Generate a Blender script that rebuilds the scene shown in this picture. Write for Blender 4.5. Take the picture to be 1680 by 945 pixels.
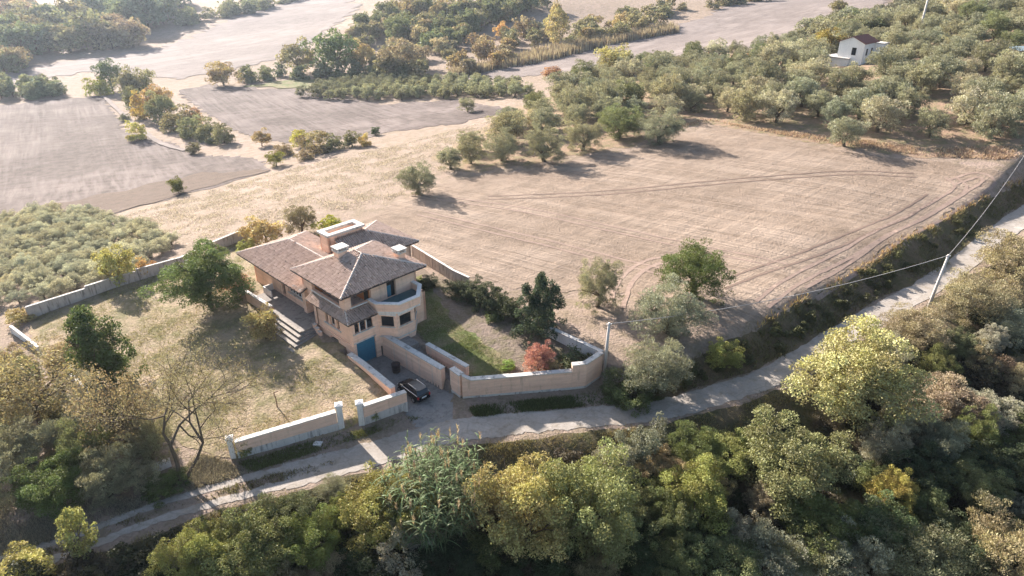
import bpy, math, random
import numpy as np
from mathutils import Vector, Matrix
from mathutils.geometry import delaunay_2d_cdt

# ------------------------------------------------------------------ camera, sky, sun, exposure
scene = bpy.context.scene
for o in list(bpy.data.objects): bpy.data.objects.remove(o)
COL = scene.collection
CAM_H, PITCH, FPX = 41.0, math.radians(27.5), 1122.0
cam_d = bpy.data.cameras.new('camera'); cam = bpy.data.objects.new('camera', cam_d); COL.objects.link(cam)
cam.location = (0, 0, CAM_H); cam.rotation_euler = (math.radians(90)-PITCH, 0, 0)
cam_d.sensor_width = 36; cam_d.lens = 36*FPX/1680; cam_d.clip_start = 0.5; cam_d.clip_end = 4000
scene.camera = cam
SUN_AZ, SUN_EL = math.radians(-39), math.radians(23)
world = bpy.data.worlds.new('World'); scene.world = world; world.use_nodes = True
nt = world.node_tree; nt.nodes.clear()
sky = nt.nodes.new('ShaderNodeTexSky'); sky.sky_type = 'NISHITA'; sky.sun_disc = False
sky.sun_elevation = SUN_EL; sky.sun_rotation = SUN_AZ % (2*math.pi); sky.dust_density = 2.0
bg = nt.nodes.new('ShaderNodeBackground'); bg.inputs[1].default_value = 0.072
wo = nt.nodes.new('ShaderNodeOutputWorld'); nt.links.new(sky.outputs[0], bg.inputs[0]); nt.links.new(bg.outputs[0], wo.inputs[0])
sun_d = bpy.data.lights.new('sun', 'SUN'); sun_d.energy = 5.0; sun_d.angle = math.radians(0.6); sun_d.color = (1, .91, .83)
sun = bpy.data.objects.new('sun', sun_d); COL.objects.link(sun); sun.location = (-60, 60, 80)
sdir = Vector((math.sin(SUN_AZ)*math.cos(SUN_EL), math.cos(SUN_AZ)*math.cos(SUN_EL), math.sin(SUN_EL)))
sun.rotation_euler = (-sdir).to_track_quat('-Z', 'Y').to_euler()
vs = scene.view_settings; vs.view_transform = 'Standard'; vs.look = 'None'; vs.gamma = 1; vs.use_curve_mapping = False
vs.exposure = 1.95

# ------------------------------------------------------------------ small helpers
RNG = np.random.default_rng(7); random.seed(7)
def tag(o, label=None, cat=None, group=None, kind=None):
    if label: o['label'] = label
    if cat: o['category'] = cat
    if group: o['group'] = group
    if kind: o['kind'] = kind
    return o
def link(o, parent=None):
    COL.objects.link(o)
    if parent is not None: o.parent = parent
    return o
def empty(name, loc=(0, 0, 0), rz=0, parent=None):
    o = bpy.data.objects.new(name, None); o.empty_display_size = .2
    o.location = loc; o.rotation_euler = (0, 0, rz); return link(o, parent)
def arr_mesh(name, V, F, mats=(), mi=None, rnd=None, smooth=False):
    """mesh from numpy arrays; F is (n,3) or (n,4)"""
    V = np.asarray(V, np.float32); F = np.asarray(F, np.int32)
    me = bpy.data.meshes.new(name); k = F.shape[1]
    me.vertices.add(len(V)); me.vertices.foreach_set('co', V.ravel())
    me.loops.add(F.size); me.loops.foreach_set('vertex_index', F.ravel())
    me.polygons.add(len(F)); me.polygons.foreach_set('loop_start', np.arange(len(F), dtype=np.int32)*k)
    if smooth: me.polygons.foreach_set('use_smooth', np.ones(len(F), bool))
    for m in mats: me.materials.append(m)
    if mi is not None: me.polygons.foreach_set('material_index', np.asarray(mi, np.int32))
    if rnd is not None:
        a = me.attributes.new('rnd', 'FLOAT', 'POINT'); a.data.foreach_set('value', np.asarray(rnd, np.float32))
    me.update(calc_edges=True); return me
class MB:
    def __init__(s): s.v = []; s.f = []
    def face(s, *pts):
        i = len(s.v); s.v += [tuple(p) for p in pts]; s.f.append(tuple(range(i, i+len(pts)))); return s
    def box(s, x0, x1, y0, y1, z0, z1):
        i = len(s.v)
        s.v += [(x0,y0,z0),(x1,y0,z0),(x1,y1,z0),(x0,y1,z0),(x0,y0,z1),(x1,y0,z1),(x1,y1,z1),(x0,y1,z1)]
        s.f += [tuple(i+k for k in q) for q in ((0,3,2,1),(4,5,6,7),(0,1,5,4),(1,2,6,5),(2,3,7,6),(3,0,4,7))]; return s
    def prism(s, poly, z0, z1):
        """poly counter-clockwise; z0,z1 numbers or per-vertex lists"""
        n = len(poly); i = len(s.v)
        a = z0 if hasattr(z0, '__len__') else [z0]*n; b = z1 if hasattr(z1, '__len__') else [z1]*n
        s.v += [(p[0], p[1], a[k]) for k, p in enumerate(poly)] + [(p[0], p[1], b[k]) for k, p in enumerate(poly)]
        s.f.append(tuple(i+k for k in reversed(range(n)))); s.f.append(tuple(i+n+k for k in range(n)))
        for k in range(n):
            j = (k+1) % n; s.f.append((i+k, i+j, i+n+j, i+n+k))
        return s
    def tube(s, pts, rad, n=6):
        pts = [Vector(p) for p in pts]; rings = []
        for k, p in enumerate(pts):
            d = (pts[min(k+1, len(pts)-1)]-pts[max(k-1, 0)]).normalized()
            a = d.orthogonal().normalized() if abs(d.z) < .999 else Vector((1, 0, 0)); b = d.cross(a)
            r = rad[k] if hasattr(rad, '__len__') else rad
            i = len(s.v)
            s.v += [tuple(p + a*math.cos(t)*r + b*math.sin(t)*r) for t in (2*math.pi*q/n for q in range(n))]; rings.append(i)
        for k in range(len(rings)-1):
            for q in range(n):
                s.f.append((rings[k]+q, rings[k]+(q+1) % n, rings[k+1]+(q+1) % n, rings[k+1]+q))
        s.f.append(tuple(rings[0]+q for q in reversed(range(n)))); s.f.append(tuple(rings[-1]+q for q in range(n)))
        return s
    def mesh(s, name, mat, smooth=False):
        me = bpy.data.meshes.new(name); me.from_pydata(s.v, [], s.f)
        for m in (mat if isinstance(mat, (list, tuple)) else [mat]): me.materials.append(m)
        if smooth:
            for p in me.polygons: p.use_smooth = True
        me.update(); return me
    def build(s, name, mat, parent=None, smooth=False):
        return link(bpy.data.objects.new(name, s.mesh(name, mat, smooth)), parent)

# ------------------------------------------------------------------ materials
class NB:
    def __init__(s, name):
        s.m = bpy.data.materials.new(name); s.m.use_nodes = True; s.t = s.m.node_tree; s.t.nodes.clear()
        s.out = s.n('ShaderNodeOutputMaterial')
    def n(s, t, **k):
        o = s.t.nodes.new(t)
        for a, b in k.items(): setattr(o, a, b)
        return o
    def l(s, a, b): s.t.links.new(a, b)
    def coord(s, kind='Object'): return s.n('ShaderNodeTexCoord').outputs[kind]
    def mapping(s, vec, scale=(1, 1, 1), rot=(0, 0, 0)):
        m = s.n('ShaderNodeMapping'); s.l(vec, m.inputs[0]); m.inputs['Scale'].default_value = scale; m.inputs['Rotation'].default_value = rot
        return m.outputs[0]
    def noise(s, vec, scale, detail=4, rough=.6, dist=0):
        x = s.n('ShaderNodeTexNoise'); s.l(vec, x.inputs['Vector']); x.inputs['Scale'].default_value = scale
        x.inputs['Detail'].default_value = detail; x.inputs['Roughness'].default_value = rough; x.inputs['Distortion'].default_value = dist
        return x.outputs[0]
    def wave(s, vec, scale, dist=1.5, dscale=1.0, direction='X'):
        x = s.n('ShaderNodeTexWave', bands_direction=direction); s.l(vec, x.inputs['Vector']); x.inputs['Scale'].default_value = scale
        x.inputs['Distortion'].default_value = dist; x.inputs['Detail'].default_value = 3; x.inputs['Detail Scale'].default_value = dscale
        return x.outputs['Fac'] if 'Fac' in x.outputs else x.outputs[1]
    def ramp(s, fac, stops):
        r = s.n('ShaderNodeValToRGB'); s.l(fac, r.inputs[0]); e = r.color_ramp.elements
        while len(e) < len(stops): e.new(.5)
        for q, (p, c) in zip(e, stops): q.position = p; q.color = (*c, 1) if len(c) == 3 else c
        return r.outputs[0]
    def mix(s, fac, a, b, mode='MIX'):
        x = s.n('ShaderNodeMix', data_type='RGBA', blend_type=mode)
        for sock, val in ((x.inputs[0], fac), (x.inputs[6], a), (x.inputs[7], b)):
            if isinstance(val, (int, float)): sock.default_value = val
            elif isinstance(val, tuple): sock.default_value = (*val, 1)
            else: s.l(val, sock)
        return x.outputs[2]
    def math(s, op, a, b=0.0):
        x = s.n('ShaderNodeMath', operation=op)
        for sock, val in ((x.inputs[0], a), (x.inputs[1], b)):
            if isinstance(val, (int, float)): sock.default_value = val
            else: s.l(val, sock)
        return x.outputs[0]
    def bump(s, h, strength=.5, dist=.1):
        b = s.n('ShaderNodeBump'); s.l(h, b.inputs['Height']); b.inputs['Strength'].default_value = strength; b.inputs['Distance'].default_value = dist
        return b.outputs[0]
    def pbr(s, col, rough=.9, normal=None, spec=.2, metal=0):
        p = s.n('ShaderNodeBsdfPrincipled')
        for k, val in (('Base Color', col), ('Roughness', rough), ('Metallic', metal), ('Specular IOR Level', spec)):
            if isinstance(val, (int, float)): p.inputs[k].default_value = val
            elif isinstance(val, tuple): p.inputs[k].default_value = (*val, 1)
            else: s.l(val, p.inputs[k])
        if normal is not None: s.l(normal, p.inputs['Normal'])
        s.l(p.outputs[0], s.out.inputs[0]); return s.m

def ground_mat(name, c1, c2, c3, rows=None, scale=1.0, bump=.6, bd=.25, rowamt=.35, patch=.03, rowcol=(.47, .385, .325)):
    """earth / dry grass: broad patches, fine clods, optional cultivation rows (angle, pitch)"""
    b = NB(name); c = b.coord()
    big = b.noise(c, patch*scale, 5, .6, .6); mid = b.noise(c, .5*scale, 5, .65); fine = b.noise(c, 3.2*scale, 4, .7)
    col = b.ramp(big, [(.32, c1), (.68, c2)])
    col = b.mix(b.ramp(mid, [(.42, (0, 0, 0)), (.62, (1, 1, 1))]), col, c3)
    col = b.mix(.55, col, b.ramp(fine, [(.3, (.45, .42, .40)), (.7, (1.0, .98, .95))]), 'MULTIPLY')
    h = b.math('ADD', b.math('MULTIPLY', mid, .8), fine)
    if rows:
        for ang, pitch, amt in rows:
            c_r = b.mapping(c, (1, 1, 1), (0, 0, -ang)); v = b.mapping(c_r, (.035/pitch, 1.0/pitch, 1)); w = b.ramp(b.noise(v, 1.0, 2, .5, .15), [(.40, (0, 0, 0)), (.66, (1, 1, 1))])
            msk = b.ramp(b.noise(c, .045, 3, .6), [(.38, (.15, .15, .15)), (.6, (1, 1, 1))])
            w2 = b.math('MULTIPLY', w, msk)
            col = b.mix(b.math('MULTIPLY', w2, rowamt*amt), col, rowcol)
            h = b.math('ADD', h, b.math('MULTIPLY', w2, .5*amt))
    return b.pbr(col, .95, b.bump(h, bump, bd), .1)

M = {}
M['dry'] = ground_mat('dry_grass_ground', (.345, .27, .225), (.30, .235, .185), (.25, .20, .145), bump=.8, bd=.35)
M['field'] = ground_mat('harrowed_soil', (.275, .21, .160), (.24, .184, .14), (.19, .145, .11), rows=[(math.radians(-33), .55, 1.0), (math.radians(-33), 2.2, 1.0), (math.radians(40), 1.2, .5)], bump=1.0, bd=.2, patch=.03, rowamt=.45, rowcol=(.36, .285, .225))
M['field2'] = ground_mat('ploughed_soil', (.135, .108, .098), (.105, .083, .075), (.08, .063, .057), rows=[(math.radians(-58), 1.0, 1.0), (math.radians(-58), 4.5, 1.0), (math.radians(12), 2.4, .6)], bump=1.0, bd=.3, patch=.02, rowamt=.6, rowcol=(.21, .172, .158))
M['field3'] = ground_mat('dark_ploughed_soil', (.155, .115, .092), (.135, .10, .08), (.12, .09, .072), rows=[(math.radians(20), 1.6, .6)], bump=1.0, bd=.3, rowcol=(.20, .155, .125))
M['pale'] = ground_mat('pale_stubble', (.22, .185, .17), (.19, .16, .147), (.165, .138, .125), rows=[(math.radians(45), 1.8, .8), (math.radians(45), 7.0, 1.0)], scale=.6, bump=.6, bd=.3, rowamt=.5, rowcol=(.27, .23, .21))
M['lawn'] = ground_mat('dry_lawn', (.40, .315, .235), (.30, .24, .15), (.20, .18, .095), bump=.9, bd=.25, patch=.09)
M['green'] = ground_mat('green_lawn', (.12, .155, .055), (.17, .17, .07), (.24, .20, .12), bump=.9, bd=.25, patch=.12)
M['soil'] = ground_mat('grey_garden_soil', (.26, .205, .17), (.21, .17, .135), (.165, .145, .09), bump=.9, bd=.25, patch=.12)
M['wood'] = ground_mat('scrub_soil', (.11, .095, .055), (.15, .115, .075), (.075, .075, .035), bump=.9, bd=.3, patch=.1)
M['grove'] = ground_mat('grove_soil', (.34, .235, .17), (.29, .22, .155), (.22, .19, .11), bump=.8, bd=.3)
M['bank'] = ground_mat('bank_grass', (.17, .13, .085), (.12, .115, .05), (.20, .15, .10), bump=1.0, bd=.4, patch=.15)
def road_mat():
    b = NB('worn_gravel'); c = b.coord()
    big = b.noise(c, .25, 5, .65, .5); fine = b.noise(c, 5, 4, .7); mid = b.noise(c, 1.3, 4, .7)
    col = b.ramp(big, [(.3, (.28, .245, .21)), (.7, (.38, .345, .31))])
    col = b.mix(b.ramp(mid, [(.5, (0, 0, 0)), (.72, (.75, .75, .75))]), col, (.22, .185, .14))
    vor = b.n('ShaderNodeTexVoronoi', feature='DISTANCE_TO_EDGE'); b.l(b.mapping(b.mix(.25, c, b.noise(c, .8, 3, .6)), (.22, .45, 1), (0, 0, .4)), vor.inputs['Vector']); vor.inputs['Scale'].default_value = 1.6
    crack = b.ramp(b.math('ADD', vor.outputs['Distance'], b.math('MULTIPLY', mid, .09)), [(.045, (1, 1, 1)), (.075, (0, 0, 0))])
    col = b.mix(b.math('MULTIPLY', crack, .28), col, (.13, .115, .09))
    col = b.mix(.35, col, b.ramp(fine, [(.3, (.5, .48, .45)), (.7, (1, 1, 1))]), 'MULTIPLY')
    return b.pbr(col, .9, b.bump(b.math('ADD', fine, mid), .5, .06), .2)
M['road'] = road_mat()
def concrete(name, c1, c2, stain=.5, streak=False, sc=1.0):
    b = NB(name); c = b.coord()
    n1 = b.noise(c, .8*sc, 5, .7, .4); n2 = b.noise(b.mapping(c, (2.2, 2.2, .25)) if streak else c, 1.6*sc, 5, .7); n3 = b.noise(c, 9*sc, 3, .7)
    col = b.ramp(n1, [(.3, c1), (.7, c2)])
    col = b.mix(b.ramp(n2, [(.52, (0, 0, 0)), (.68, (stain,)*3)]), col, tuple(x*.22 for x in c1))
    col = b.mix(.3, col, b.ramp(n3, [(.3, (.55, .55, .55)), (.7, (1, 1, 1))]), 'MULTIPLY')
    return b.pbr(col, .9, b.bump(n3, .3, .02), .2)
M['coping'] = concrete('weathered_stone_coping', (.50, .46, .42), (.62, .59, .55), .75)
M['white'] = concrete('white_painted_masonry', (.66, .62, .58), (.76, .73, .69), .35, True)
M['plinth'] = concrete('stained_white_plinth', (.52, .48, .44), (.62, .58, .54), .7, True)
M['fence'] = concrete('streaked_precast_concrete', (.42, .36, .32), (.56, .50, .45), .8, True)
M['stepstone'] = concrete('worn_step_stone', (.27, .235, .20), (.38, .34, .30), .7)
M['purewhite'] = concrete('whitewash', (.80, .79, .77), (.86, .85, .83), .12, True, .4)
M['slab'] = concrete('dark_weathered_paving', (.20, .18, .165), (.30, .27, .245), .6)
M['drive'] = concrete('driveway_concrete', (.20, .185, .17), (.29, .27, .25), .5)
M['teal'] = concrete('balcony_blue_green_floor', (.07, .13, .14), (.10, .17, .18), .3)
def brick_mat(name, c1, c2, mortar):
    b = NB(name); c = b.coord('Generated'); c = b.coord()
    # bricks laid in horizontal courses: use height and the horizontal run x+y
    sp = b.n('ShaderNodeSeparateXYZ'); b.l(c, sp.inputs[0])
    cb = b.n('ShaderNodeCombineXYZ'); b.l(b.math('ADD', sp.outputs[0], sp.outputs[1]), cb.inputs[0]); b.l(sp.outputs[2], cb.inputs[1])
    t = b.n('ShaderNodeTexBrick'); b.l(cb.outputs[0], t.inputs['Vector']); t.inputs['Scale'].default_value = 1
    t.inputs['Brick Width'].default_value = .26; t.inputs['Row Height'].default_value = .075; t.inputs['Mortar Size'].default_value = .008; t.inputs['Bias'].default_value = -.2
    t.inputs['Color1'].default_value = (*c1, 1); t.inputs['Color2'].default_value = (*c2, 1); t.inputs['Mortar'].default_value = (*mortar, 1)
    n1 = b.noise(c, .6, 5, .65, .4); n2 = b.noise(b.mapping(c, (1.6, 1.6, .3)), 1.3, 5, .7)
    col = b.mix(.5, t.outputs[0], b.ramp(n1, [(.3, (.80, .76, .74)), (.7, (1.1, 1.05, 1.0))]), 'MULTIPLY')
    n4 = b.noise(b.mapping(c, (.25, .25, 3.2)), 1.0, 3, .6)
    col = b.mix(.45, col, b.ramp(n4, [(.35, (.72, .66, .62)), (.6, (1.05, 1.02, 1.0))]), 'MULTIPLY')
    col = b.mix(b.ramp(n2, [(.55, (0, 0, 0)), (.78, (.42, .42, .42))]), col, (.13, .09, .07))
    return b.pbr(col, .9, b.bump(t.outputs[1], -.3, .01), .2)
M['brick'] = brick_mat('pale_clay_brick', (.86, .59, .44), (.81, .53, .39), (.66, .53, .44))
M['inner'] = brick_mat('loggia_sunlit_orange', (.62, .27, .12), (.58, .25, .11), (.55, .24, .11))  # orange of sunlight bounced inside the loggia is put into this wall colour
def attr_mat(name, c1, c2, c3, rough=.85, trans=0, dirt=True):
    b = NB(name); a = b.n('ShaderNodeAttribute'); a.attribute_name = 'rnd'
    col = b.ramp(a.outputs['Fac'], [(0, c1), (.5, c2), (1, c3)])
    if dirt:
        c = b.coord(); n = b.noise(c, .35, 5, .65, .5); col = b.mix(.6, col, b.ramp(n, [(.3, (.75, .72, .71)), (.7, (1.05, 1.03, 1))]), 'MULTIPLY')
    return b.pbr(col, rough, None, .25)
M['tile'] = attr_mat('clay_roof_tile', (.33, .235, .18), (.52, .385, .305), (.66, .505, .41))
def plain(name, c, rough=.6, spec=.3, metal=0, n=.25):
    b = NB(name); co = b.coord(); x = b.noise(co, 4, 4, .6)
    col = b.mix(n, c, b.ramp(x, [(.3, (.55, .55, .55)), (.7, (1.1, 1.1, 1.1))]), 'MULTIPLY')
    return b.pbr(col, rough, None, spec, metal)
M['ridge'] = plain('sunlit_pale_ridge', (.62, .52, .45), .9)  # sunlit white of the ridge tiles is put into this pale colour
M['glass'] = plain('dark_window_glass', (.012, .016, .022), .08, .5, 0, .2)
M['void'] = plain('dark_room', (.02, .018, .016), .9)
M['frame'] = plain('white_window_frame', (.72, .70, .67), .5)
M['blue'] = plain('blue_green_garage_door', (.035, .16, .24), .5, .3, 0, .35)
M['gutter'] = plain('dark_gutter', (.07, .055, .05), .5)
M['pipe'] = plain('copper_brown_downpipe', (.18, .12, .09), .5)
M['bark'] = plain('grey_brown_bark', (.13, .10, .075), .95, .1, 0, .6)
M['pole'] = plain('pale_concrete_pole', (.50, .46, .43), .85, .2, 0, .4)
M['wood_old'] = plain('weathered_wood', (.20, .14, .10), .9, .1, 0, .5)
M['wire'] = plain('grey_cable', (.30, .28, .27), .6)
M['carpaint'] = plain('black_car_paint', (.008, .009, .012), .18, .6, 0, .1)
M['chrome'] = plain('chrome_trim', (.6, .6, .6), .2, .5, 1, .05)
M['rubber'] = plain('black_rubber', (.015, .015, .015), .8)
M['taillight'] = plain('red_tail_lamp', (.45, .02, .015), .2, .5)
M['plate'] = plain('white_number_plate', (.7, .7, .7), .5)
M['alloy'] = plain('alloy_rim', (.45, .45, .46), .3, .5, .8)
M['bin'] = plain('dark_plastic_bin', (.035, .025, .025), .5)
M['redroof'] = plain('red_clay_roof', (.19, .075, .06), .85, .2, 0, .5)
M['sheet'] = plain('bluish_metal_sheet', (.25, .32, .36), .4, .4)
def foliage(name, trans=.4):
    b = NB(name); oi = b.n('ShaderNodeObjectInfo'); a = b.n('ShaderNodeAttribute'); a.attribute_name = 'rnd'
    hsv = b.n('ShaderNodeHueSaturation'); b.l(oi.outputs['Color'], hsv.inputs['Color'])
    b.l(b.math('ADD', b.math('MULTIPLY', a.outputs['Fac'], .055), .4725), hsv.inputs['Hue'])
    b.l(b.math('ADD', b.math('MULTIPLY', a.outputs['Fac'], 1.0), .5), hsv.inputs['Value'])
    d = b.n('ShaderNodeBsdfDiffuse'); t = b.n('ShaderNodeBsdfTranslucent'); g = b.n('ShaderNodeBsdfGlossy'); g.inputs['Roughness'].default_value = .5
    b.l(hsv.outputs[0], d.inputs[0])
    b.l(b.mix(1.0, hsv.outputs[0], (1.1, 1.05, .75), 'MULTIPLY'), t.inputs[0])
    m = b.n('ShaderNodeMixShader'); m.inputs[0].default_value = trans; b.l(d.outputs[0], m.inputs[1]); b.l(t.outputs[0], m.inputs[2])
    m2 = b.n('ShaderNodeMixShader'); m2.inputs[0].default_value = .015; b.l(m.outputs[0], m2.inputs[1]); b.l(g.outputs[0], m2.inputs[2])
    b.l(m2.outputs[0], b.out.inputs[0]); return b.m
M['leaf'] = foliage('leaves', .27)

# ------------------------------------------------------------------ terrain
cP, sP = math.cos(PITCH), math.sin(PITCH)
def ray(px, py):
    dx, dz = (px-840)/FPX, -(py-472.5)/FPX
    return np.array([dx, cP+dz*sP, -sP+dz*cP])
def at_z(px, py, z=0.0):
    d = ray(px, py); t = (z-CAM_H)/d[2]; return np.array([d[0]*t, d[1]*t])
YAW = math.radians(44.55); E0 = np.array([-17.28, 62.1])
UU = np.array([math.cos(YAW), -math.sin(YAW)]); VV = np.array([math.sin(YAW), math.cos(YAW)])
def uv(u, v): return E0+u*UU+v*VV
# heights of the land at landmarks (picture landmark, height in metres above the garden)
CTRL = [(560,600,0),(450,600,-.1),(300,560,-.3),(200,480,-.5),(340,430,-.2),(400,680,-.7),(480,720,-.7),(250,700,-.6),(120,600,-.8),(60,540,-1.0),
 (640,500,.3),(780,540,.2),(860,580,0),(720,480,.4),(920,560,0),(960,600,-.2),(480,430,.3),(600,400,.3),(700,400,.3),
 (800,420,.5),(900,400,.8),(1000,450,.7),(1100,380,1.5),(1100,470,1.0),(1200,420,1.7),(1300,350,2.4),(1450,320,3.0),(1600,290,4.0),(1680,300,4.4),
 (1060,600,.2),(1120,590,.5),(1200,565,1.0),(1330,490,1.9),(1500,390,2.9),(1660,305,4.1),(1000,620,-.3),
 (1000,300,1.6),(850,300,.4),(1150,215,3.2),(1300,230,4.2),(1500,245,5.0),(1650,250,6.0),(1000,235,1.8),
 (1500,170,8),(1400,102,9.5),(1600,100,13),(1650,30,19),(1500,40,14),(1300,110,5),(1200,150,4.5),(1100,130,2),(1000,150,.5),(1680,180,10),(1800,250,8),(1800,100,15),
 (920,180,-.5),(840,200,-1),(760,250,-.6),(690,310,-.1),(620,340,-.1),(520,330,-1.5),(420,370,-1.0),(380,340,-3.0),(280,360,-4.5),(200,390,-3.6),(100,430,-3.4),(0,400,-5),(-120,450,-5),(40,500,-1.8),(-60,540,-2),
 (150,345,-7.5),(0,345,-9),(100,280,-12),(-80,280,-13),(300,290,-8.5),(440,280,-6.5),(540,255,-5),(620,240,-4.6),(300,220,-12),(200,200,-14),(60,180,-15),(-80,180,-15.5),
 (640,190,-8.5),(500,190,-10.5),(760,180,-5),(840,165,-4),(400,160,-13),(650,160,-9.5),(560,135,-12.5),(420,135,-14),(300,130,-15.5),(170,130,-16),(0,130,-16.5),
 (840,120,-6.5),(1000,90,-4.5),(740,110,-9),(1150,60,-1),(1300,40,3),(1440,10,9),(1200,0,4),(1000,30,-1),(850,60,-5),(750,30,-2),(650,60,-8),(850,5,4),(700,5,3),
 (560,40,-10),(450,30,-10),(300,60,-15),(200,80,-16),(100,60,-16),(0,60,-16),(300,10,-10),(100,10,-12),(500,5,-7),(0,5,-12),(-150,60,-16),(-150,10,-12),
 (0,640,-1.1),(0,780,-1.4),(60,700,-1.2),(150,760,-1.2),(-100,700,-2),(200,830,-1.2),(0,880,-1.2),(330,760,-1.0),
 (100,945,-1.9),(200,920,-1.7),(420,850,-2.0),(500,830,-2.2),(600,805,-2.4),(800,760,-2.5),(900,760,-2.6),(1040,735,-2.6),(1150,715,-2.5),(1260,670,-2.3),(1400,590,-1.9),(1560,505,-1.2),(1680,430,-.4),
 (250,1000,-3.2),(400,930,-3.5),(600,900,-3.9),(760,900,-4.2),(840,900,-4.4),(1000,860,-4.4),(1200,860,-4.7),(1400,760,-3.9),(1560,680,-3.7),(1680,600,-3.2),(1660,800,-4.9),(1500,900,-5.7),(1680,945,-6.4),(1200,960,-6.2),(840,980,-5.9),(500,1000,-5.4),(0,1050,-3.5),(1750,500,-2.5),
 (840,1300,-9),(200,1300,-8),(1600,1300,-10),(-200,1000,-5)]
CX = np.array([[*at_z(a, b, z), z] for a, b, z in CTRL])
# far surroundings outside the picture keep the same rolling level
CX = np.vstack([CX, [[-900,300,-14],[900,300,16],[-700,1000,-6],[0,1100,10],[700,1000,25],[0,-80,-15],[-300,-100,-14],[300,-100,-15],[-400,50,-12],[400,60,4]]])
def lp(x, y):
    y2 = y+30.0; r = np.hypot(x, y2); return np.stack([1.6*np.log(r), np.arctan2(x, y2)], -1)
def tps(r2): return np.where(r2 > 1e-12, r2*np.log(np.maximum(r2, 1e-12)), 0)
QC = lp(CX[:, 0], CX[:, 1]); n = len(QC)
Km = tps(((QC[:, None]-QC[None])**2).sum(-1))+np.eye(n)*.012
Pm = np.hstack([np.ones((n, 1)), QC]); Am = np.block([[Km, Pm], [Pm.T, np.zeros((3, 3))]])
Wt = np.linalg.solve(Am, np.concatenate([CX[:, 2], np.zeros(3)]))
def base_z(x, y):
    x = np.asarray(x, float); y = np.asarray(y, float); q = lp(x.ravel(), y.ravel()); out = np.empty(len(q))
    for i in range(0, len(q), 20000):
        s = q[i:i+20000]; out[i:i+20000] = tps(((s[:, None]-QC[None])**2).sum(-1))@Wt[:n]+Wt[n]+s@Wt[n+1:]
    return out.reshape(x.shape)
ROAD = [(-260,985,-1.2,1.7),(-120,955,-1.1,1.7),(0,927,-1.1,1.7),(110,897,-1.15,1.7),(253,842,-1.2,1.75),(420,794,-1.35,1.9),(600,748,-1.5,1.9),(720,712,-1.65,1.9),(800,700,-1.7,1.9),(900,690,-1.75,1.75),(1032,679,-1.75,1.7),(1105,668,-1.7,1.7),(1200,640,-1.6,1.7),(1278,611,-1.4,1.75),(1410,532,-.95,1.8),(1540,459,-.35,1.8),(1680,354,.8,1.9),(1800,270,2.2,1.9)]
RP = np.array([[*at_z(a, b, z), z, w*.9] for a, b, z, w in ROAD])
def smooth_line(P, m=8):
    P = np.asarray(P); out = []
    Q = np.vstack([2*P[0]-P[1], P, 2*P[-1]-P[-2]])
    for i in range(1, len(Q)-2):
        for t in np.linspace(0, 1, m, endpoint=False):
            a, b, c, d = Q[i-1], Q[i], Q[i+1], Q[i+2]
            out.append(.5*((2*b)+(-a+c)*t+(2*a-5*b+4*c-d)*t*t+(-a+3*b-3*c+d)*t**3))
    out.append(P[-1]); return np.array(out)
RL = smooth_line(RP)
def road_dist(x, y):
    x = np.asarray(x, float).ravel(); y = np.asarray(y, float).ravel(); best = np.full(len(x), 1e9); z = np.zeros(len(x)); w = np.ones(len(x)); side = np.zeros(len(x))
    for a, b in zip(RL[:-1], RL[1:]):
        d = b[:2]-a[:2]; t = np.clip(((x-a[0])*d[0]+(y-a[1])*d[1])/(d@d), 0, 1)
        ex = x-a[0]-t*d[0]; ey = y-a[1]-t*d[1]; q = np.hypot(ex, ey); k = q < best
        best[k] = q[k]; z[k] = (a[2]+(b[2]-a[2])*t)[k]; w[k] = (a[3]+(b[3]-a[3])*t)[k]; side[k] = np.sign(d[0]*ey-d[1]*ex)[k]
    return best, z, w, side
def sstep(t): t = np.clip(t, 0, 1); return t*t*(3-2*t)
# sunken drive and side path, in house coordinates (u along the left front, v along the right front)
DRIVE = [uv(*p) for p in ((-2.2,-.05),(8.2,-.35),(12.3,-1.2),(14.6,1.5),(10.9,4.9),(9.3,4.9),(-2.2,4.6))]
PATH = [uv(*p) for p in ((3.2,5.1),(9.3,5.1),(11.2,5.2),(11.0,6.8),(4.4,6.8),(3.2,6.8))]
VERGE_E = [(-6.2,58.5),(-5.1,57.3),(-4.2,57.42),(6.2,58.93),(7.6,59.15),(9.5,61.15),(12.5,60.0),(11.5,55.0),(2,53.5),(-4,53.5),(-7.5,57)]
VERGE_W = [tuple(at_z(*p)) for p in ((384,752,-1.3),(391,752,-1.3),(555,706,-1.45),(598,697,-1.5),(668,672,-1.6),(720,690,-1.6),(600,728,-1.5),(430,775,-1.35))]
def in_poly(x, y, poly):
    x = np.asarray(x); y = np.asarray(y); c = np.zeros(x.shape, bool); P = np.asarray(poly); m = len(P)
    for i in range(m):
        x0, y0 = P[i][:2]; x1, y1 = P[i-1][:2]
        if y0 == y1: continue
        c ^= ((y0 > y) != (y1 > y)) & (x < (x1-x0)*(y-y0)/(y1-y0)+x0)
    return c
def axis(segs):
    out = [segs[0][0]]
    for a, b, s0, s1 in segs:
        k = max(1, int(round((b-a)/((s0+s1)/2)))); st = np.linspace(s0, s1, k); out += list(a+np.cumsum(st)/st.sum()*(b-a))
    return np.array(out)
XS = axis([(-900,-300,40,12),(-300,-60,12,1.0),(-60,-24,.7,.7),(-24,-19,.35,.35),(-19,-3,.3,.3),(-3,11,.35,.35),(11,75,.7,.7),(75,320,1.0,10),(320,900,12,40)])
YS = axis([(-60,24,6,1.0),(24,44,.7,.7),(44,66,.3,.3),(66,112,.7,.9),(112,330,.9,4.5),(330,1000,5,25)])
GX, GY = np.meshgrid(XS, YS, indexing='ij')
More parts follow.
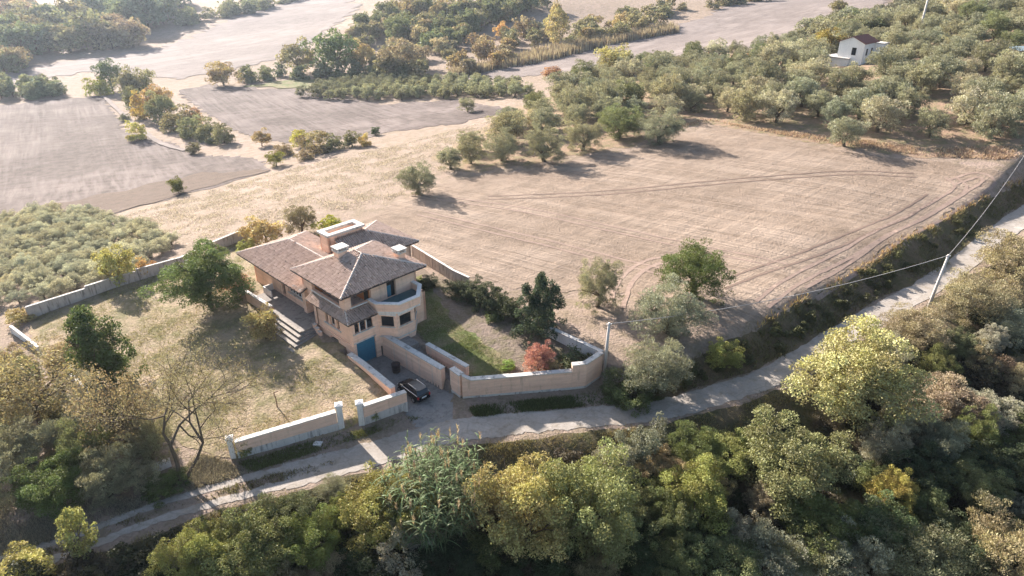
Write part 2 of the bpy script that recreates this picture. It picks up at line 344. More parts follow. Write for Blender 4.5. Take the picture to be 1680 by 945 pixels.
def relief(x, y):
    return (.05*np.sin(x*.9+1.3*np.sin(y*.37))*np.sin(y*.8+np.sin(x*.31)) + .0*np.sin(2.3*x+y)*np.sin(1.9*y-.7*x))
def full_z(x, y):
    z = base_z(x, y); sh = z.shape
    z = z+.7*relief(x, y)
    d, rz, rw, side = road_dist(x, y); d, rz, rw, side = (q.reshape(sh) for q in (d, rz, rw, side))
    wide = np.where(side > 0, np.where(x > 14, 4.6, 3.4), 3.5)
    t = sstep((d-rw-.5)/wide); z = np.where(d < rw+.5+wide, rz*(1-t)+z*t, z)
    for VP in (VERGE_E, VERGE_W):
        k = in_poly(x, y, VP) & (d > rw); z = np.where(k, np.minimum(z, rz+.06+.05*(d-rw)), z)
    ind = in_poly(x, y, DRIVE); z = np.where(ind, -1.68, z)
    inp = in_poly(x, y, PATH); q = np.stack([x-E0[0], y-E0[1]], -1)@UU
    z = np.where(inp & ~ind, np.interp(q, [3, 10.5, 12], [-.2, -1.6, -1.68]), z)
    return z
GZ = full_z(GX, GY)
def zt(x, y):
    x = np.asarray(x, float); y = np.asarray(y, float)
    i = np.clip(np.searchsorted(XS, x)-1, 0, len(XS)-2); j = np.clip(np.searchsorted(YS, y)-1, 0, len(YS)-2)
    s = (x-XS[i])/(XS[i+1]-XS[i]); t = (y-YS[j])/(YS[j+1]-YS[j])
    return GZ[i,j]*(1-s)*(1-t)+GZ[i+1,j]*s*(1-t)+GZ[i,j+1]*(1-s)*t+GZ[i+1,j+1]*s*t
def at(px, py):
    """point of the land that a landmark of the photograph stands on (first hit of the sight line)"""
    d = ray(px, py); ts = np.geomspace(15, 1600, 900); X, Y = d[0]*ts, d[1]*ts; Zr = CAM_H+d[2]*ts
    dz = Zr-zt(X, Y); k = np.argmax(dz < 0)
    if k == 0: k = len(ts)-1
    f = dz[k-1]/(dz[k-1]-dz[k]+1e-9); t = ts[k-1]+(ts[k]-ts[k-1])*f
    x, y = d[0]*t, d[1]*t; return np.array([x, y, float(zt(x, y))])
nx, ny = len(XS), len(YS); I = np.arange(nx*ny).reshape(nx, ny)
gF = np.stack([I[:-1,:-1], I[1:,:-1], I[1:,1:], I[:-1,1:]], -1).reshape(-1, 4)
ground = link(bpy.data.objects.new('ground', arr_mesh('ground', np.stack([GX, GY, GZ], -1).reshape(-1, 3), gF, [M['dry']], smooth=True)))
tag(ground, kind='structure')
def zone(name, poly, mat, off=.05, ragged=.3, world=False):
    """a sheet of another soil or surface laid on the land, its outline a little uneven"""
    P = np.array(poly if world else [at(*p)[:2] for p in poly])
    out = []; m = len(P)
    for i in range(m):
        a, b = P[i], P[(i+1) % m]; L = np.hypot(*(b-a)); mid = (a+b)/2; r = np.hypot(*mid); step = max(.6, r*.008); k = max(1, int(L/step))
        nrm = np.array([-(b-a)[1], (b-a)[0]])/max(L, 1e-6)
        for q in range(k):
            t = q/k; s = a+(b-a)*t
            w = ragged*max(1, r/60)*(math.sin(s[0]*.5+s[1]*.33)*.6+math.sin(s[0]*1.7-s[1]*1.1)*.4+RNG.normal()*.25)*(0 if ragged == 0 else 1)
            out.append(s+nrm*w)
    P2 = np.array(out); x0, y0 = P2.min(0); x1, y1 = P2.max(0)
    ii = np.where((XS > x0) & (XS < x1))[0]; jj = np.where((YS > y0) & (YS < y1))[0]
    pts = np.zeros((0, 2))
    if len(ii) and len(jj):
        gx, gy = np.meshgrid(XS[ii], YS[jj], indexing='ij'); k = in_poly(gx, gy, P2); pts = np.stack([gx[k], gy[k]], -1)
    allp = [Vector(p) for p in np.vstack([P2, pts])]; nb = len(P2)
    v, e, f, *_ = delaunay_2d_cdt(allp, [(i, (i+1) % nb) for i in range(nb)], [], 1, 1e-4)
    V2 = np.array([[p.x, p.y] for p in v]); r = np.hypot(V2[:, 0], V2[:, 1])
    V3 = np.column_stack([V2, zt(V2[:, 0], V2[:, 1])+off*.6*(1+np.maximum(0, r-80)/80)])
    F = np.array([t for t in f if len(t) == 3])
    a, b, c = V3[F[:, 0]], V3[F[:, 1]], V3[F[:, 2]]; fl = np.cross(b-a, c-a)[:, 2] < 0; F[fl] = F[fl][:, ::-1]
    o = link(bpy.data.objects.new(name, arr_mesh(name, V3, F, [mat], smooth=True))); return tag(o, kind='structure')
FIELD = [(596,362),(640,338),(700,312),(760,290),(860,280),(960,258),(1050,246),(1110,222),(1160,206),(1330,240),(1520,266),(1650,278),(1690,286),(1640,309),(1560,350),(1460,405),(1330,482),(1255,522),(1205,555),(1185,535),(1120,500),(1000,475),(930,480),(840,470),(760,455),(700,425)]
zone('field', FIELD, M['field'], .06, .5)
zone('field', [(-60,178),(0,174),(90,163),(165,158),(215,215),(320,252),(430,262),(442,281),(180,352),(90,343),(0,368),(-90,385)], M['field2'], .06, .5)
zone('field', [(-90,372),(0,352),(180,318),(330,284),(442,279),(300,318),(180,352),(90,347),(0,372)], M['field3'], .13, .4)
zone('field', [(285,150),(340,139),(480,148),(620,171),(740,164),(842,180),(760,202),(640,217),(600,226),(470,236),(400,217),(330,187)], M['field2'], .06, .5)
zone('field', [(-60,142),(0,140),(150,116),(290,131),(400,110),(480,90),(530,55),(590,12),(560,-6),(480,2),(380,32),(250,82),(100,102),(-60,128)], M['pale'], .06, .6)
zone('field', [(640,138),(800,114),(1000,74),(1110,46),(1250,-4),(1470,-4),(1440,22),(1330,42),(1290,66),(1100,102),(1000,108),(820,131)], M['pale'], .06, .6)
zone('green_strip', [(400,142),(470,132),(600,126),(612,136),(500,146)], M['green'], .1, .3)
zone('grove_floor', [(700,262),(760,232),(840,180),(900,160),(1000,115),(1100,106),(1290,72),(1330,48),(1445,22),(1480,-6),(1760,-6),(1760,262),(1650,262),(1520,258),(1330,236),(1160,203),(1100,215),(1040,240),(950,254),(860,272),(770,282)], M['grove'], .03, .5)
zone('garden_lawn', [(48,522),(180,470),(300,436),(398,392),(440,400),(470,440),(530,560),(585,585),(655,650),(668,662),(590,695),(560,708),(384,756),(320,735),(165,668),(60,585)], M['lawn'], .05, .25)
zone('garden_soil', [(652,500),(690,440),(742,470),(830,510),(900,548),(980,604),(942,632),(800,636),(760,622),(690,560)], M['soil'], .05, .25)
zone('garden_lawn', [(655,500),(688,452),(705,470),(735,520),(800,570),(840,600),(812,628),(765,618),(692,558)], M['green'], .08, .4)
zone('scrub_slope', [(-100,985),(60,940),(190,902),(300,858),(430,822),(560,788),(660,765),(800,728),(1000,706),(1100,695),(1210,664),(1290,640),(1440,545),(1560,480),(1690,384),(1900,300),(2100,700),(1900,1200),(840,1500),(-200,1300)], M['wood'], .15, .3)
zone('bank', [(985,640),(1030,610),(1110,600),(1205,560),(1255,526),(1330,486),(1460,409),(1560,354),(1640,312),(1700,285),(1720,305),(1596,390),(1556,436),(1430,498),(1386,526),(1283,588),(1198,621),(1100,651),(1000,664)], M['bank'], .04, .3)
# road: a strip along its line; west of the gate it is two wheel ruts
def strip(L, o0, o1, rag=.15):
    T = np.gradient(L[:, :2], axis=0); T /= np.linalg.norm(T, axis=1)[:, None]; N = np.stack([-T[:, 1], T[:, 0]], -1)
    ph = RNG.uniform(0, 6)
    j = np.array([math.sin(k*.9+ph)*.5+RNG.normal()*.5 for k in range(len(L))])*rag; j2 = np.array([math.sin(k*.7+ph)*.5+RNG.normal()*.5 for k in range(len(L))])*rag
    a = L[:, :2]+N*(o0(L)+j)[:, None]; b = L[:, :2]+N*(o1(L)+j2)[:, None]
    return np.vstack([a, b[::-1]])
RF = smooth_line(RP, 20); kx = int(np.argmin(np.abs(RF[:, 0]-at(470, 780)[0])))
zone('road', strip(RF[kx:], lambda L: -L[:, 3], lambda L: L[:, 3]), M['road'], .05, 0, True)
zone('dirt_track', strip(RF[:kx+12], lambda L: L[:, 3]*.32, lambda L: L[:, 3]*.85, .12), M['road'], .045, 0, True)
zone('dirt_track', strip(RF[:kx+12], lambda L: -L[:, 3]*.85, lambda L: -L[:, 3]*.32, .12), M['road'], .045, 0, True)
fp = smooth_line(np.array([[*at(*p)[:2], 0, .8] for p in ((172,160),(190,178),(230,212),(262,235),(305,248))]), 10)
zone('farm_track', strip(fp, lambda L: -L[:, 3], lambda L: L[:, 3]), M['pale'], .2, 0, True)
def wheel_track(pix, name='wheel_track', w=.28, mat='field3', sep=1.7, off=.10):
    L = smooth_line(np.array([[*at(*p)[:2], 0, 1] for p in pix]), 14)
    for s in (-1, 1):
        zone(name, strip(L, lambda q: s*sep/2-w+0*q[:, 3], lambda q: s*sep/2+w+0*q[:, 3], .06), M[mat], off, 0, True)
M['rut'] = ground_mat('pressed_soil', (.235, .172, .14), (.21, .155, .125), (.19, .14, .112), bump=.5, bd=.1)
M['rutpale'] = ground_mat('pale_pressed_soil', (.33, .25, .205), (.30, .225, .185), (.27, .20, .165), bump=.5, bd=.1)
wheel_track([(800,325),(1000,316),(1150,302),(1290,290),(1400,284),(1500,288)], mat='rut', w=.22)
wheel_track([(1010,505),(1025,465),(1050,440),(1080,428),(1105,432)], mat='rutpale', w=.3)
wheel_track([(1330,480),(1430,418),(1530,360),(1590,322),(1622,298),(1600,288),(1560,300)], mat='rutpale', w=.25)
wheel_track([(1250,500),(1330,446),(1430,392),(1530,340),(1575,310),(1560,292)], mat='rutpale', w=.25)
wheel_track([(1180,470),(1260,440),(1340,412),(1440,370),(1530,322)], mat='rut', w=.2)
wheel_track([(690,350),(800,376),(920,405),(1060,440),(1180,465)], mat='rutpale', w=.2)
wheel_track([(720,325),(860,345),(1000,375),(1150,408),(1290,438)], mat='rutpale', w=.18)
zone('driveway', [tuple(p) for p in DRIVE]+[], M['drive'], .012, 0, True)
# ------------------------------------------------------------------ the brick house
def wall_arr(P0, d, L, z0, z1, t, holes=(), mb=None):
    """wall panel from P0 along unit d, outer face to the right-hand side, thickness t inwards, holes (a0,a1,z0,z1)"""
    mb = mb or MB(); P0 = np.array(P0, float); d = np.array(d, float); d /= np.linalg.norm(d); nrm = np.array([d[1], -d[0]])
    A = sorted({0, L, *[h[0] for h in holes], *[h[1] for h in holes]}); Z = sorted({z0, z1, *[h[2] for h in holes], *[h[3] for h in holes]})
    def solid(a, z): return 0 < a < L and z0 < z < z1 and not any(h[0] < a < h[1] and h[2] < z < h[3] for h in holes)
    def pt(a, z, k): q = P0+d*a-nrm*t*k; return (q[0], q[1], z)
    for i in range(len(A)-1):
        for j in range(len(Z)-1):
            am, zm = (A[i]+A[i+1])/2, (Z[j]+Z[j+1])/2
            if not solid(am, zm): continue
            a0, a1, b0, b1 = A[i], A[i+1], Z[j], Z[j+1]
            mb.face(pt(a0,b0,0), pt(a1,b0,0), pt(a1,b1,0), pt(a0,b1,0)); mb.face(pt(a1,b0,1), pt(a0,b0,1), pt(a0,b1,1), pt(a1,b1,1))
            am0 = (A[i-1]+A[i])/2 if i else -1; am1 = (A[i+1]+A[i+2])/2 if i+2 < len(A) else L+1
            zm0 = (Z[j-1]+Z[j])/2 if j else z0-1; zm1 = (Z[j+1]+Z[j+2])/2 if j+2 < len(Z) else z1+1
            if not solid(am0, zm): mb.face(pt(a0,b0,1), pt(a0,b0,0), pt(a0,b1,0), pt(a0,b1,1))
            if not solid(am1, zm): mb.face(pt(a1,b0,0), pt(a1,b0,1), pt(a1,b1,1), pt(a1,b1,0))
            if not solid(am, zm0): mb.face(pt(a0,b0,1), pt(a1,b0,1), pt(a1,b0,0), pt(a0,b0,0))
            if not solid(am, zm1): mb.face(pt(a0,b1,0), pt(a1,b1,0), pt(a1,b1,1), pt(a0,b1,1))
    return mb
def obox(mb, P0, d, a0, a1, k0, k1, z0, z1):
    """box in wall coordinates: a along, k outward (negative = into the wall)"""
    P0 = np.array(P0, float); d = np.array(d, float); d /= np.linalg.norm(d); nrm = np.array([d[1], -d[0]])
    c = [P0+d*a+nrm*k for a, k in ((a0, k0), (a0, k1), (a1, k1), (a1, k0))]
    area = sum(c[i][0]*c[(i+1) % 4][1]-c[(i+1) % 4][0]*c[i][1] for i in range(4))
    if area < 0: c = c[::-1]
    return mb.prism(c, z0, z1)
def window(parent, P0, d, h, panes=1, frame=True, sill=True, depth=.22, fr=.07, mull=.07, sill_mat='coping', framemat='frame'):
    a0, a1, z0, z1 = h; fm = MB()
    if frame:
        obox(fm, P0, d, a0, a1, -depth-.06, -depth, z1-fr, z1); obox(fm, P0, d, a0, a1, -depth-.06, -depth, z0, z0+fr)
        obox(fm, P0, d, a0, a0+fr, -depth-.058, -depth-.002, z0+fr, z1-fr); obox(fm, P0, d, a1-fr, a1, -depth-.058, -depth-.002, z0+fr, z1-fr)
        for k in range(1, panes):
            c = a0+(a1-a0)*k/panes; obox(fm, P0, d, c-mull/2, c+mull/2, -depth-.058, -depth+.004, z0+fr, z1-fr)
    w = fm.build('window', M[framemat], parent)
    for k in range(panes):
        p0 = a0+(a1-a0)*k/panes+.01; p1 = a0+(a1-a0)*(k+1)/panes-.01
        obox(MB(), P0, d, p0, p1, -depth-.045, -depth-.02, z0+.01, z1-.01).build('pane', M['glass'], w)
    if sill: obox(MB(), P0, d, a0-.15, a1+.15, -depth+.01, .09, z0-.10, z0-.003).build('sill', M[sill_mat], w)
    return w
def roof_face(parent, name, pts, col=.27, row=.42, thick=.12, lift=.0):
    """one sloping roof plane (first edge = eave): a slab and the barrel tiles lying on it"""
    P = [Vector(p) for p in pts]; e = (P[1]-P[0]).normalized(); nrm = (P[1]-P[0]).cross(P[2]-P[0]).normalized()
    if nrm.z < 0: nrm = -nrm
    s = nrm.cross(e).normalized(); o = P[0]
    if s.z < 0: s = -s
    slab = MB(); nP = len(P); top = [p-nrm*.02 for p in P]; bot = [p-nrm*thick for p in P]
    slab.face(*top); slab.face(*bot[::-1])
    for i in range(nP): j = (i+1) % nP; slab.face(top[i], bot[i], bot[j], top[j])
    r = slab.build(name, M['ridge'] if False else M['gutter'], parent)  # dark slab colour stands in for shade in the channels between tiles
    Q = np.array([[(p-o).dot(e), (p-o).dot(s)] for p in P]); a0, b0 = Q.min(0); a1, b1 = Q.max(0)
    A, B = np.meshgrid(np.arange(a0+col/2, a1, col), np.arange(b0+row/2-.05, b1, row), indexing='ij'); k = in_poly(A, B, Q); A = A[k]; B = B[k]; m = len(A)
    if m == 0: return r
    jit = RNG.normal(size=(m, 3))*np.array([.012, .03, .01]); up = np.abs(RNG.normal(size=m))*.008; odd = RNG.random(m) < .012; up[odd] += .05; jit[odd] *= 4
    th = np.linspace(0, math.pi, 5); ca = -np.cos(th)*col*.43; ch = np.sin(th)*col*.55
    V = np.zeros((m, 10, 3)); E_, S_, N_ = (np.array(x) for x in (e, s, nrm)); rnd = np.zeros((m, 10))
    tone = np.clip(RNG.normal(.5, .15, m), 0, 1)
    for q in range(2):
        bb = B+(-.5 if q == 0 else .56)*row+jit[:, 1]; hh = (.022 if q == 0 else .010)+up
        for i in range(5):
            V[:, q*5+i] = np.array(o)+(A+ca[i]*(1 if q == 0 else .9)+jit[:, 0])[:, None]*E_+bb[:, None]*S_+(hh+ch[i]-.02)[:, None]*N_
    rnd[:] = tone[:, None]
    f = np.array([[i, i+1, i+6, i+5] for i in range(4)]+[[0, 1, 2, 3]]); F = (f[None]+(np.arange(m)*10)[:, None, None]).reshape(-1, 4)
    t = link(bpy.data.objects.new('roof_tiles', arr_mesh('roof_tiles', V.reshape(-1, 3), F, [M['tile']], rnd=rnd.ravel())), r); tag(t, kind='stuff')
    return r
def ridge(parent, a, b, r=.13, mat='ridge', name='ridge_tiles'):
    a, b = Vector(a), Vector(b); n_ = max(2, int((b-a).length/.45)); mb = MB()
    for k in range(n_):
        p = a+(b-a)*(k/n_); q = a+(b-a)*((k+1.06)/n_); mb.tube([p+Vector((0,0,.05)), q+Vector((0,0,.03))], [r, r*.86], 8)
    return mb.build(name, M[mat], parent)
house = empty('brick_house', (E0[0], E0[1], 0), -YAW); tag(house, 'two storey peach brick villa with brown tiled hip roofs and a bay balcony', 'house')
HB, HC = M['brick'], M['coping']
# --- main block, garage and ground floor
WL0, WLd = (-8.3, .7), (1, 0)          # left front of the block, facing the lawn
holes_l = [(2.35,2.95,2.0,3.3),(3.3,4.3,2.0,3.3),(4.65,5.25,2.0,3.3),(3.0,4.6,-.25,.5)]
wall_arr(WL0, WLd, 7.75, -1.9, 4.1, .35, holes_l).build('wall', HB, house)
for k, h in enumerate(holes_l[:3]): window(house, WL0, WLd, h, 1, frame=(k == 1), sill=False)
obox(MB(), WL0, WLd, 2.1, 5.5, -.05, .1, 1.86, 1.995).build('sill', HC, house)
window(house, WL0, WLd, holes_l[3], 1, frame=True, sill=False)
obox(MB(), WL0, WLd, 0.3, 7.7, .003, .14, 1.0, 1.1).build('string_course', HB, house)
WR0, WRd = (-.55, .7+.352), (0, 1)
P_R0 = (-.55, .7)
holes_r = [(.15,2.8,-1.68,1.22),(.2,.92,2.45,3.75),(1.03,1.78,2.45,3.75),(1.9,2.68,2.45,3.75)]
wall_arr((-.547, .702), (0, 1), 3.42, -1.9, 4.1, .35, holes_r).build('wall', HB, house)
for h in holes_r[1:]: window(house, (-.547,.702), (0, 1), h, 1, sill=False, depth=.18, framemat='gutter')
for c in (.975, 1.84): obox(MB(), (-.547,.702), (0, 1), c-.05, c+.05, -.1, .03, 2.45, 3.75).build('window_post', M['frame'], house)
obox(MB(), (-.547,.702), (0, 1), .1, 2.85, -.05, .1, 2.32, 2.445).build('sill', HC, house)
gd = MB(); obox(gd, (-.547,.702), (0, 1), .16, 2.79, -.24, -.2, -1.67, 1.21); g_ = gd.build('garage_door', M['blue'], house)
for k in range(9): obox(MB(), (-.547,.702), (0, 1), .17, 2.78, -.199, -.185, -1.6+k*.31, -1.32+k*.31).build('door_slat', M['blue'], g_)
obox(MB(), (-.547,.702), (0, 1), .05, 2.9, -.1, .06, 1.225, 1.36).build('lintel', HC, house)
mb = MB(); wall_arr((-.55, 9.4), (0, 1), 1.4, -.5, 4.1, .35, (), mb); wall_arr((-.55, 10.8), (-1, 0), 8, -.5, 4.1, .35, (), mb); mb.build('wall', HB, house)
# --- bay with windows on three sides, its balcony above
BAY = [(-.55,4.12),(1.2,5.42),(1.2,7.75),(-.55,9.4)]
for k in range(3):
    a, b = np.array(BAY[k]), np.array(BAY[k+1]); L = np.linalg.norm(b-a); h = [(.32, L-.42, 2.2, 3.5)]
    wall_arr(a, b-a, L, -.4, 4.0, .3, h).build('bay_wall', HB, house)
    window(house, a, b-a, h[0], 1, frame=True, depth=.14, fr=.05, framemat='gutter')
    obox(MB(), a, b-a, .1, L-.1, .004, .05, 3.62, 3.98).build('lintel', M['white'], house)
    obox(MB(), a, b-a, .0, L, .004, .07, .8, .92).build('string_course', HC, house)
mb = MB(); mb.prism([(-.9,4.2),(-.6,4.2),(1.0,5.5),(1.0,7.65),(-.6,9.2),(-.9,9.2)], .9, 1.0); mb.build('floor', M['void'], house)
BAL = [(-.6,3.84),(-.35,3.84),(1.62,5.58),(1.62,8.35),(-.42,10.2),(-1.5,10.2)]
BAL = [(-1.85,3.84)]+BAL[1:5]+[(-1.85,10.2)]
balcony = MB().prism(BAL, 4.012, 4.22).build('balcony', M['white'], house)
def inset(poly, d):
    """shrink an open chain (ends keep their wall side)"""
    P = [np.array(p, float) for p in poly]; out = []
    for i, p in enumerate(P):
        a = P[i]-P[i-1] if i else None; b = P[i+1]-P[i] if i+1 < len(P) else None
        ns = [np.array([-q[1], q[0]])/np.linalg.norm(q) for q in (a, b) if q is not None]
        if len(ns) == 1: out.append(p+ns[0]*d)
        else: m = ns[0]+ns[1]; out.append(p+m/(m@m)*2*d)
    return out
IN = inset(BAL, .3); OUT = BAL; CO = inset(BAL, -.08); CI = inset(BAL, .40)
for k in range(len(BAL)-1):
    MB().prism([tuple(OUT[k]), tuple(OUT[k+1]), tuple(IN[k+1]), tuple(IN[k])], 4.222, 5.12).build('parapet', HB, balcony)
    MB().prism([tuple(CO[k]), tuple(CO[k+1]), tuple(CI[k+1]), tuple(CI[k])], 5.122, 5.23).build('coping', M['white'], balcony)
MB().prism([tuple(p) for p in IN], 4.222, 4.26).build('balcony_floor', M['teal'], balcony)
# --- upper floor: corner loggia, balcony door
mb = MB(); wall_arr((-1.8, .95), (0, 1), 9.65, 4.1, 6.75, .35, [(.8,3.4,5.0,6.45),(5.5,6.75,4.25,6.4)], mb); mb.build('wall', HB, house)
wall_arr((-10.6, .95), (1, 0), 8.795, 4.1, 6.75, .35, [(2.1,7.7,5.0,6.45)]).build('wall', HB, house)
obox(MB(), (-1.8,.95), (0, 1), .62, 3.5, -.37, .07, 4.86, 4.995).build('loggia_sill', M['white'], house)
obox(MB(), (-10.6,.95), (1, 0), 1.9, 7.9, -.37, .07, 4.86, 4.995).build('loggia_sill', M['white'], house)
MB().box(-2.15,-1.7,.86,1.75,4.25,4.86).build('pillar_base', HB, house)
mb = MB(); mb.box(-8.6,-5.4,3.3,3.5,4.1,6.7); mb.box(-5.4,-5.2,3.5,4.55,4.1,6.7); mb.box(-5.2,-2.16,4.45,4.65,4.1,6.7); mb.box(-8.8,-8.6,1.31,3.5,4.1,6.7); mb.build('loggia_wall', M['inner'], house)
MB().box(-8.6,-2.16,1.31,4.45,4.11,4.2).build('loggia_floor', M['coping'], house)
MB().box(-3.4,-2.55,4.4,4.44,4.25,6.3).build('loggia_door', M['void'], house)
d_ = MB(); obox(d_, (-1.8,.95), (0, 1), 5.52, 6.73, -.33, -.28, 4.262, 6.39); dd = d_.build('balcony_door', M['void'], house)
obox(MB(), (-1.8,.95), (0, 1), 5.7, 6.2, -.27, -.25, 4.3, 5.7).build('blue_sheet', M['blue'], dd)
mb = MB(); wall_arr((-1.8,10.6), (-1, 0), 8.8, 4.1, 6.75, .35, (), mb); wall_arr((-10.6,10.6), (0, -1), 9.65, 4.1, 6.75, .35, (), mb); mb.build('wall', HB, house)
MB().box(-10.5,-1.9,1.1,10.5,6.72,6.80).build('soffit', M['ridge'], house)
# --- roofs
ze, ua, ub_, va, vb_, zp = 6.86, -11.34, -1.09, .14, 11.65, 8.85
ap, aq = (-5.33, 5.9, zp), (-6.6, 5.9, zp)
A_, B_, C_, D_ = (ua,va,ze), (ub_,va,ze), (ub_,vb_,ze), (ua,vb_,ze)
for nm, pts in (('roof', (A_, B_, ap, aq)), ('roof', (B_, C_, ap)), ('roof', (C_, D_, aq, ap)), ('roof', (D_, A_, aq))): roof_face(house, nm, pts)
for a, b in ((A_, aq), (B_, ap), (C_, ap), (D_, aq), (aq, ap)): ridge(house, a, b)
def gutter(pts, r=.075):
    mb = MB()
    for a, b in zip(pts[:-1], pts[1:]): mb.tube([Vector(a)-Vector((0,0,.1)), Vector(b)-Vector((0,0,.1))], r, 6)
    return mb.build('gutter', M['gutter'], house)
gutter([A_, B_, C_])
# lean-to roof round the corner
z0_, z1_ = 4.17, 4.75
roof_face(house, 'lean_to_roof', ((-8.5,0,z0_), (0,0,z0_), (-1.75,.9,z1_), (-8.5,.9,z1_)), thick=.1)
roof_face(house, 'lean_to_roof', ((0,0,z0_), (0,3.78,z0_), (-1.75,3.78,z1_), (-1.75,.9,z1_)), thick=.1)
ridge(house, (0,0,z0_), (-1.75,.9,z1_), .09); gutter([(-8.5,0,z0_), (0,0,z0_), (0,3.7,z0_)], .06)
# left wing with its long hip roof
zg, zr = 4.47, 6.3
G = [(-25.3,0,zg), (-9.6,0,zg), (-9.6,10,zg), (-25.3,10,zg)]; R0, R1 = (-20.4,5,zr), (-10.6,5,zr)
roof_face(house, 'roof', (G[0], G[1], (-9.6,5,zr), R0)); roof_face(house, 'roof', (G[2], G[3], R0, (-9.6,5,zr))); roof_face(house, 'roof', (G[3], G[0], R0))
ridge(house, R0, R1); ridge(house, G[0], R0); ridge(house, G[3], R0); gutter([G[0], G[1]])
LW0 = (-24.3, 1.5); lh = [(7.0,7.9,1.0,2.95),(8.7,12.1,1.95,2.9)]
wall_arr(LW0, (1, 0), 12.4, -.6, 4.4, .35, lh).build('wall', HB, house)
obox(MB(), LW0, (1, 0), 7.02, 7.88, -.3, -.24, 1.0, 2.94).build('door', M['wood_old'], house)
window(house, LW0, (1, 0), lh[1], 5, fr=.1, mull=.14)
mb = MB(); wall_arr((-24.3,9.2), (0, -1), 7.7, -.6, 4.4, .35, (), mb); wall_arr((-8.3,9.2), (-1, 0), 16, -.6, 4.4, .35, (), mb); mb.build('wall', HB, house)
wall_arr((-11.9,2.3), (1, 0), 3.6, -.6, 4.4, .35, [(.9,2.0,1.0,3.0)]).build('porch_wall', HB, house)
mb = MB(); mb.box(-11.6,-10.9,1.15,2.3,.5,4.35); mb.build('porch_pier', HB, house)
mb = MB(); wall_arr((-8.3,2.65), (0, -1), 1.6, -.5, 4.1, .3, (), mb); mb.build('wall', HB, house)
for i in range(7):
    MB().tube([(-11.6+i*.28+random.uniform(-.1,.1), .25+random.uniform(-.1,.25), 4.62+random.uniform(0,.06)), (-11.5+i*.28, .5+random.uniform(-.1,.3), 4.66)], .09, 6).build('loose_tile', M['coping'], house)
# flat roofed stair tower and rear roof
mb = MB(); TU0, TU1, TV0, TV1 = -15.85, -13.85, 6.8, 11.75
wall_arr((TU0,TV0), (1, 0), 2, 4.4, 8.05, .3, (), mb); wall_arr((TU1,TV0), (0, 1), 4.95, 4.4, 8.05, .3, (), mb); wall_arr((TU1,TV1), (-1, 0), 2, 4.4, 8.05, .3, (), mb); wall_arr((TU0,TV1), (0, -1), 4.95, 4.4, 8.05, .3, (), mb)
tower = mb.build('stair_tower', HB, house)
mb = MB()
for x0, x1, y0, y1 in ((TU0-.25,TU1+.25,TV0-.25,TV0+.4),(TU0-.25,TU1+.25,TV1-.4,TV1+.25),(TU0-.25,TU0+.4,TV0+.4,TV1-.4),(TU1-.4,TU1+.25,TV0+.4,TV1-.4)): mb.box(x0, x1, y0, y1, 8.052, 8.32)
mb.build('coping', M['coping'], tower); MB().box(TU0+.31,TU1-.31,TV0+.31,TV1-.31,7.6,7.7).build('flat_roof', M['coping'], tower)
zq = 5.5; K = [(-9.8,6.6,zq), (-9.8,17.4,zq), (-19.4,17.6,zq), (-19.4,9.0,zq)]; ka, kb = (-13.7,11.9,7.5), (-13.7,7.6,7.5)
roof_face(house, 'roof', (K[0], K[1], ka, kb)); roof_face(house, 'roof', (K[1], K[2], ka)); roof_face(house, 'roof', (K[2], K[3], kb, ka))
ridge(house, K[1], ka); ridge(house, K[2], ka); gutter([K[0], K[1]])
mb = MB(); wall_arr((-10.6,10.6), (0, 1), 6.0, -.5, 5.4, .3, (), mb); wall_arr((-10.6,16.6), (-1, 0), 8, -.5, 5.4, .3, (), mb); wall_arr((-18.6,16.6), (0, -1), 7.3, -.5, 5.4, .3, (), mb); mb.build('wall', HB, house)
def chimney(cu, cv, zb, zt_, w=.45, l=.75):
    c = MB().box(cu-w, cu+w, cv-l, cv+l, zb, zt_).build('chimney', HB, house)
    MB().box(cu-w-.14, cu+w+.14, cv-l-.14, cv+l+.14, zt_+.002, zt_+.16).build('chimney_cap', M['coping'], c)
    for sx in (-1, 1):
        for sy in (-1, 1): MB().box(cu+sx*w-.09, cu+sx*w+.09, cv+sy*l-.09, cv+sy*l+.09, zt_+.162, zt_+.4).build('cap_post', M['white'], c)
    MB().box(cu-w-.2, cu+w+.2, cv-l-.2, cv+l+.2, zt_+.402, zt_+.55).build('cap_slab', M['coping'], c)
chimney(-7.6, 4.6, 7.6, 9.0, .5, .6); chimney(-3.95, 10.05, 7.0, 8.2, .5, .45)
MB().tube([(-7.5,.6,3.9), (-7.5,.6,-.1)], .06, 8).build('downpipe', M['pipe'], house)
# terrace, its corner steps, low wall and planter
terr = MB().prism([(-19.5,-1.0),(-14.6,-1.0),(-14.6,-1.75),(-7.6,-1.75),(-7.95,.69),(-8.31,.69),(-8.31,2.29),(-11.9,2.29),(-11.9,1.49),(-19.5,1.49)], -.5, .85).build('terrace', M['slab'], house)
for k in range(4):
    o_ = .52*(k+1); z1 = .85-.21*(k+1)
    MB().prism([(-13.0,-1.755-o_),(-7.6+o_*.9,-1.755-o_),(-7.9+o_*.55,.3),(-7.95,.3),(-7.605,-1.752),(-13.0,-1.752)], -.6, z1).build('step', M['slab'], house)
    MB().prism([(-13.0,-1.78-o_),(-7.57+o_*.9,-1.78-o_),(-7.6+o_*.9-.12,-1.755-o_+.32),(-13.0,-1.755-o_+.32)], z1+.002, z1+.05).build('step_edge', M['stepstone'], house)
MB().prism([(-12.6,-1.80),(-7.58,-1.80),(-7.7,-1.42),(-12.6,-1.42)], .852, .91).build('step_edge', M['stepstone'], house)
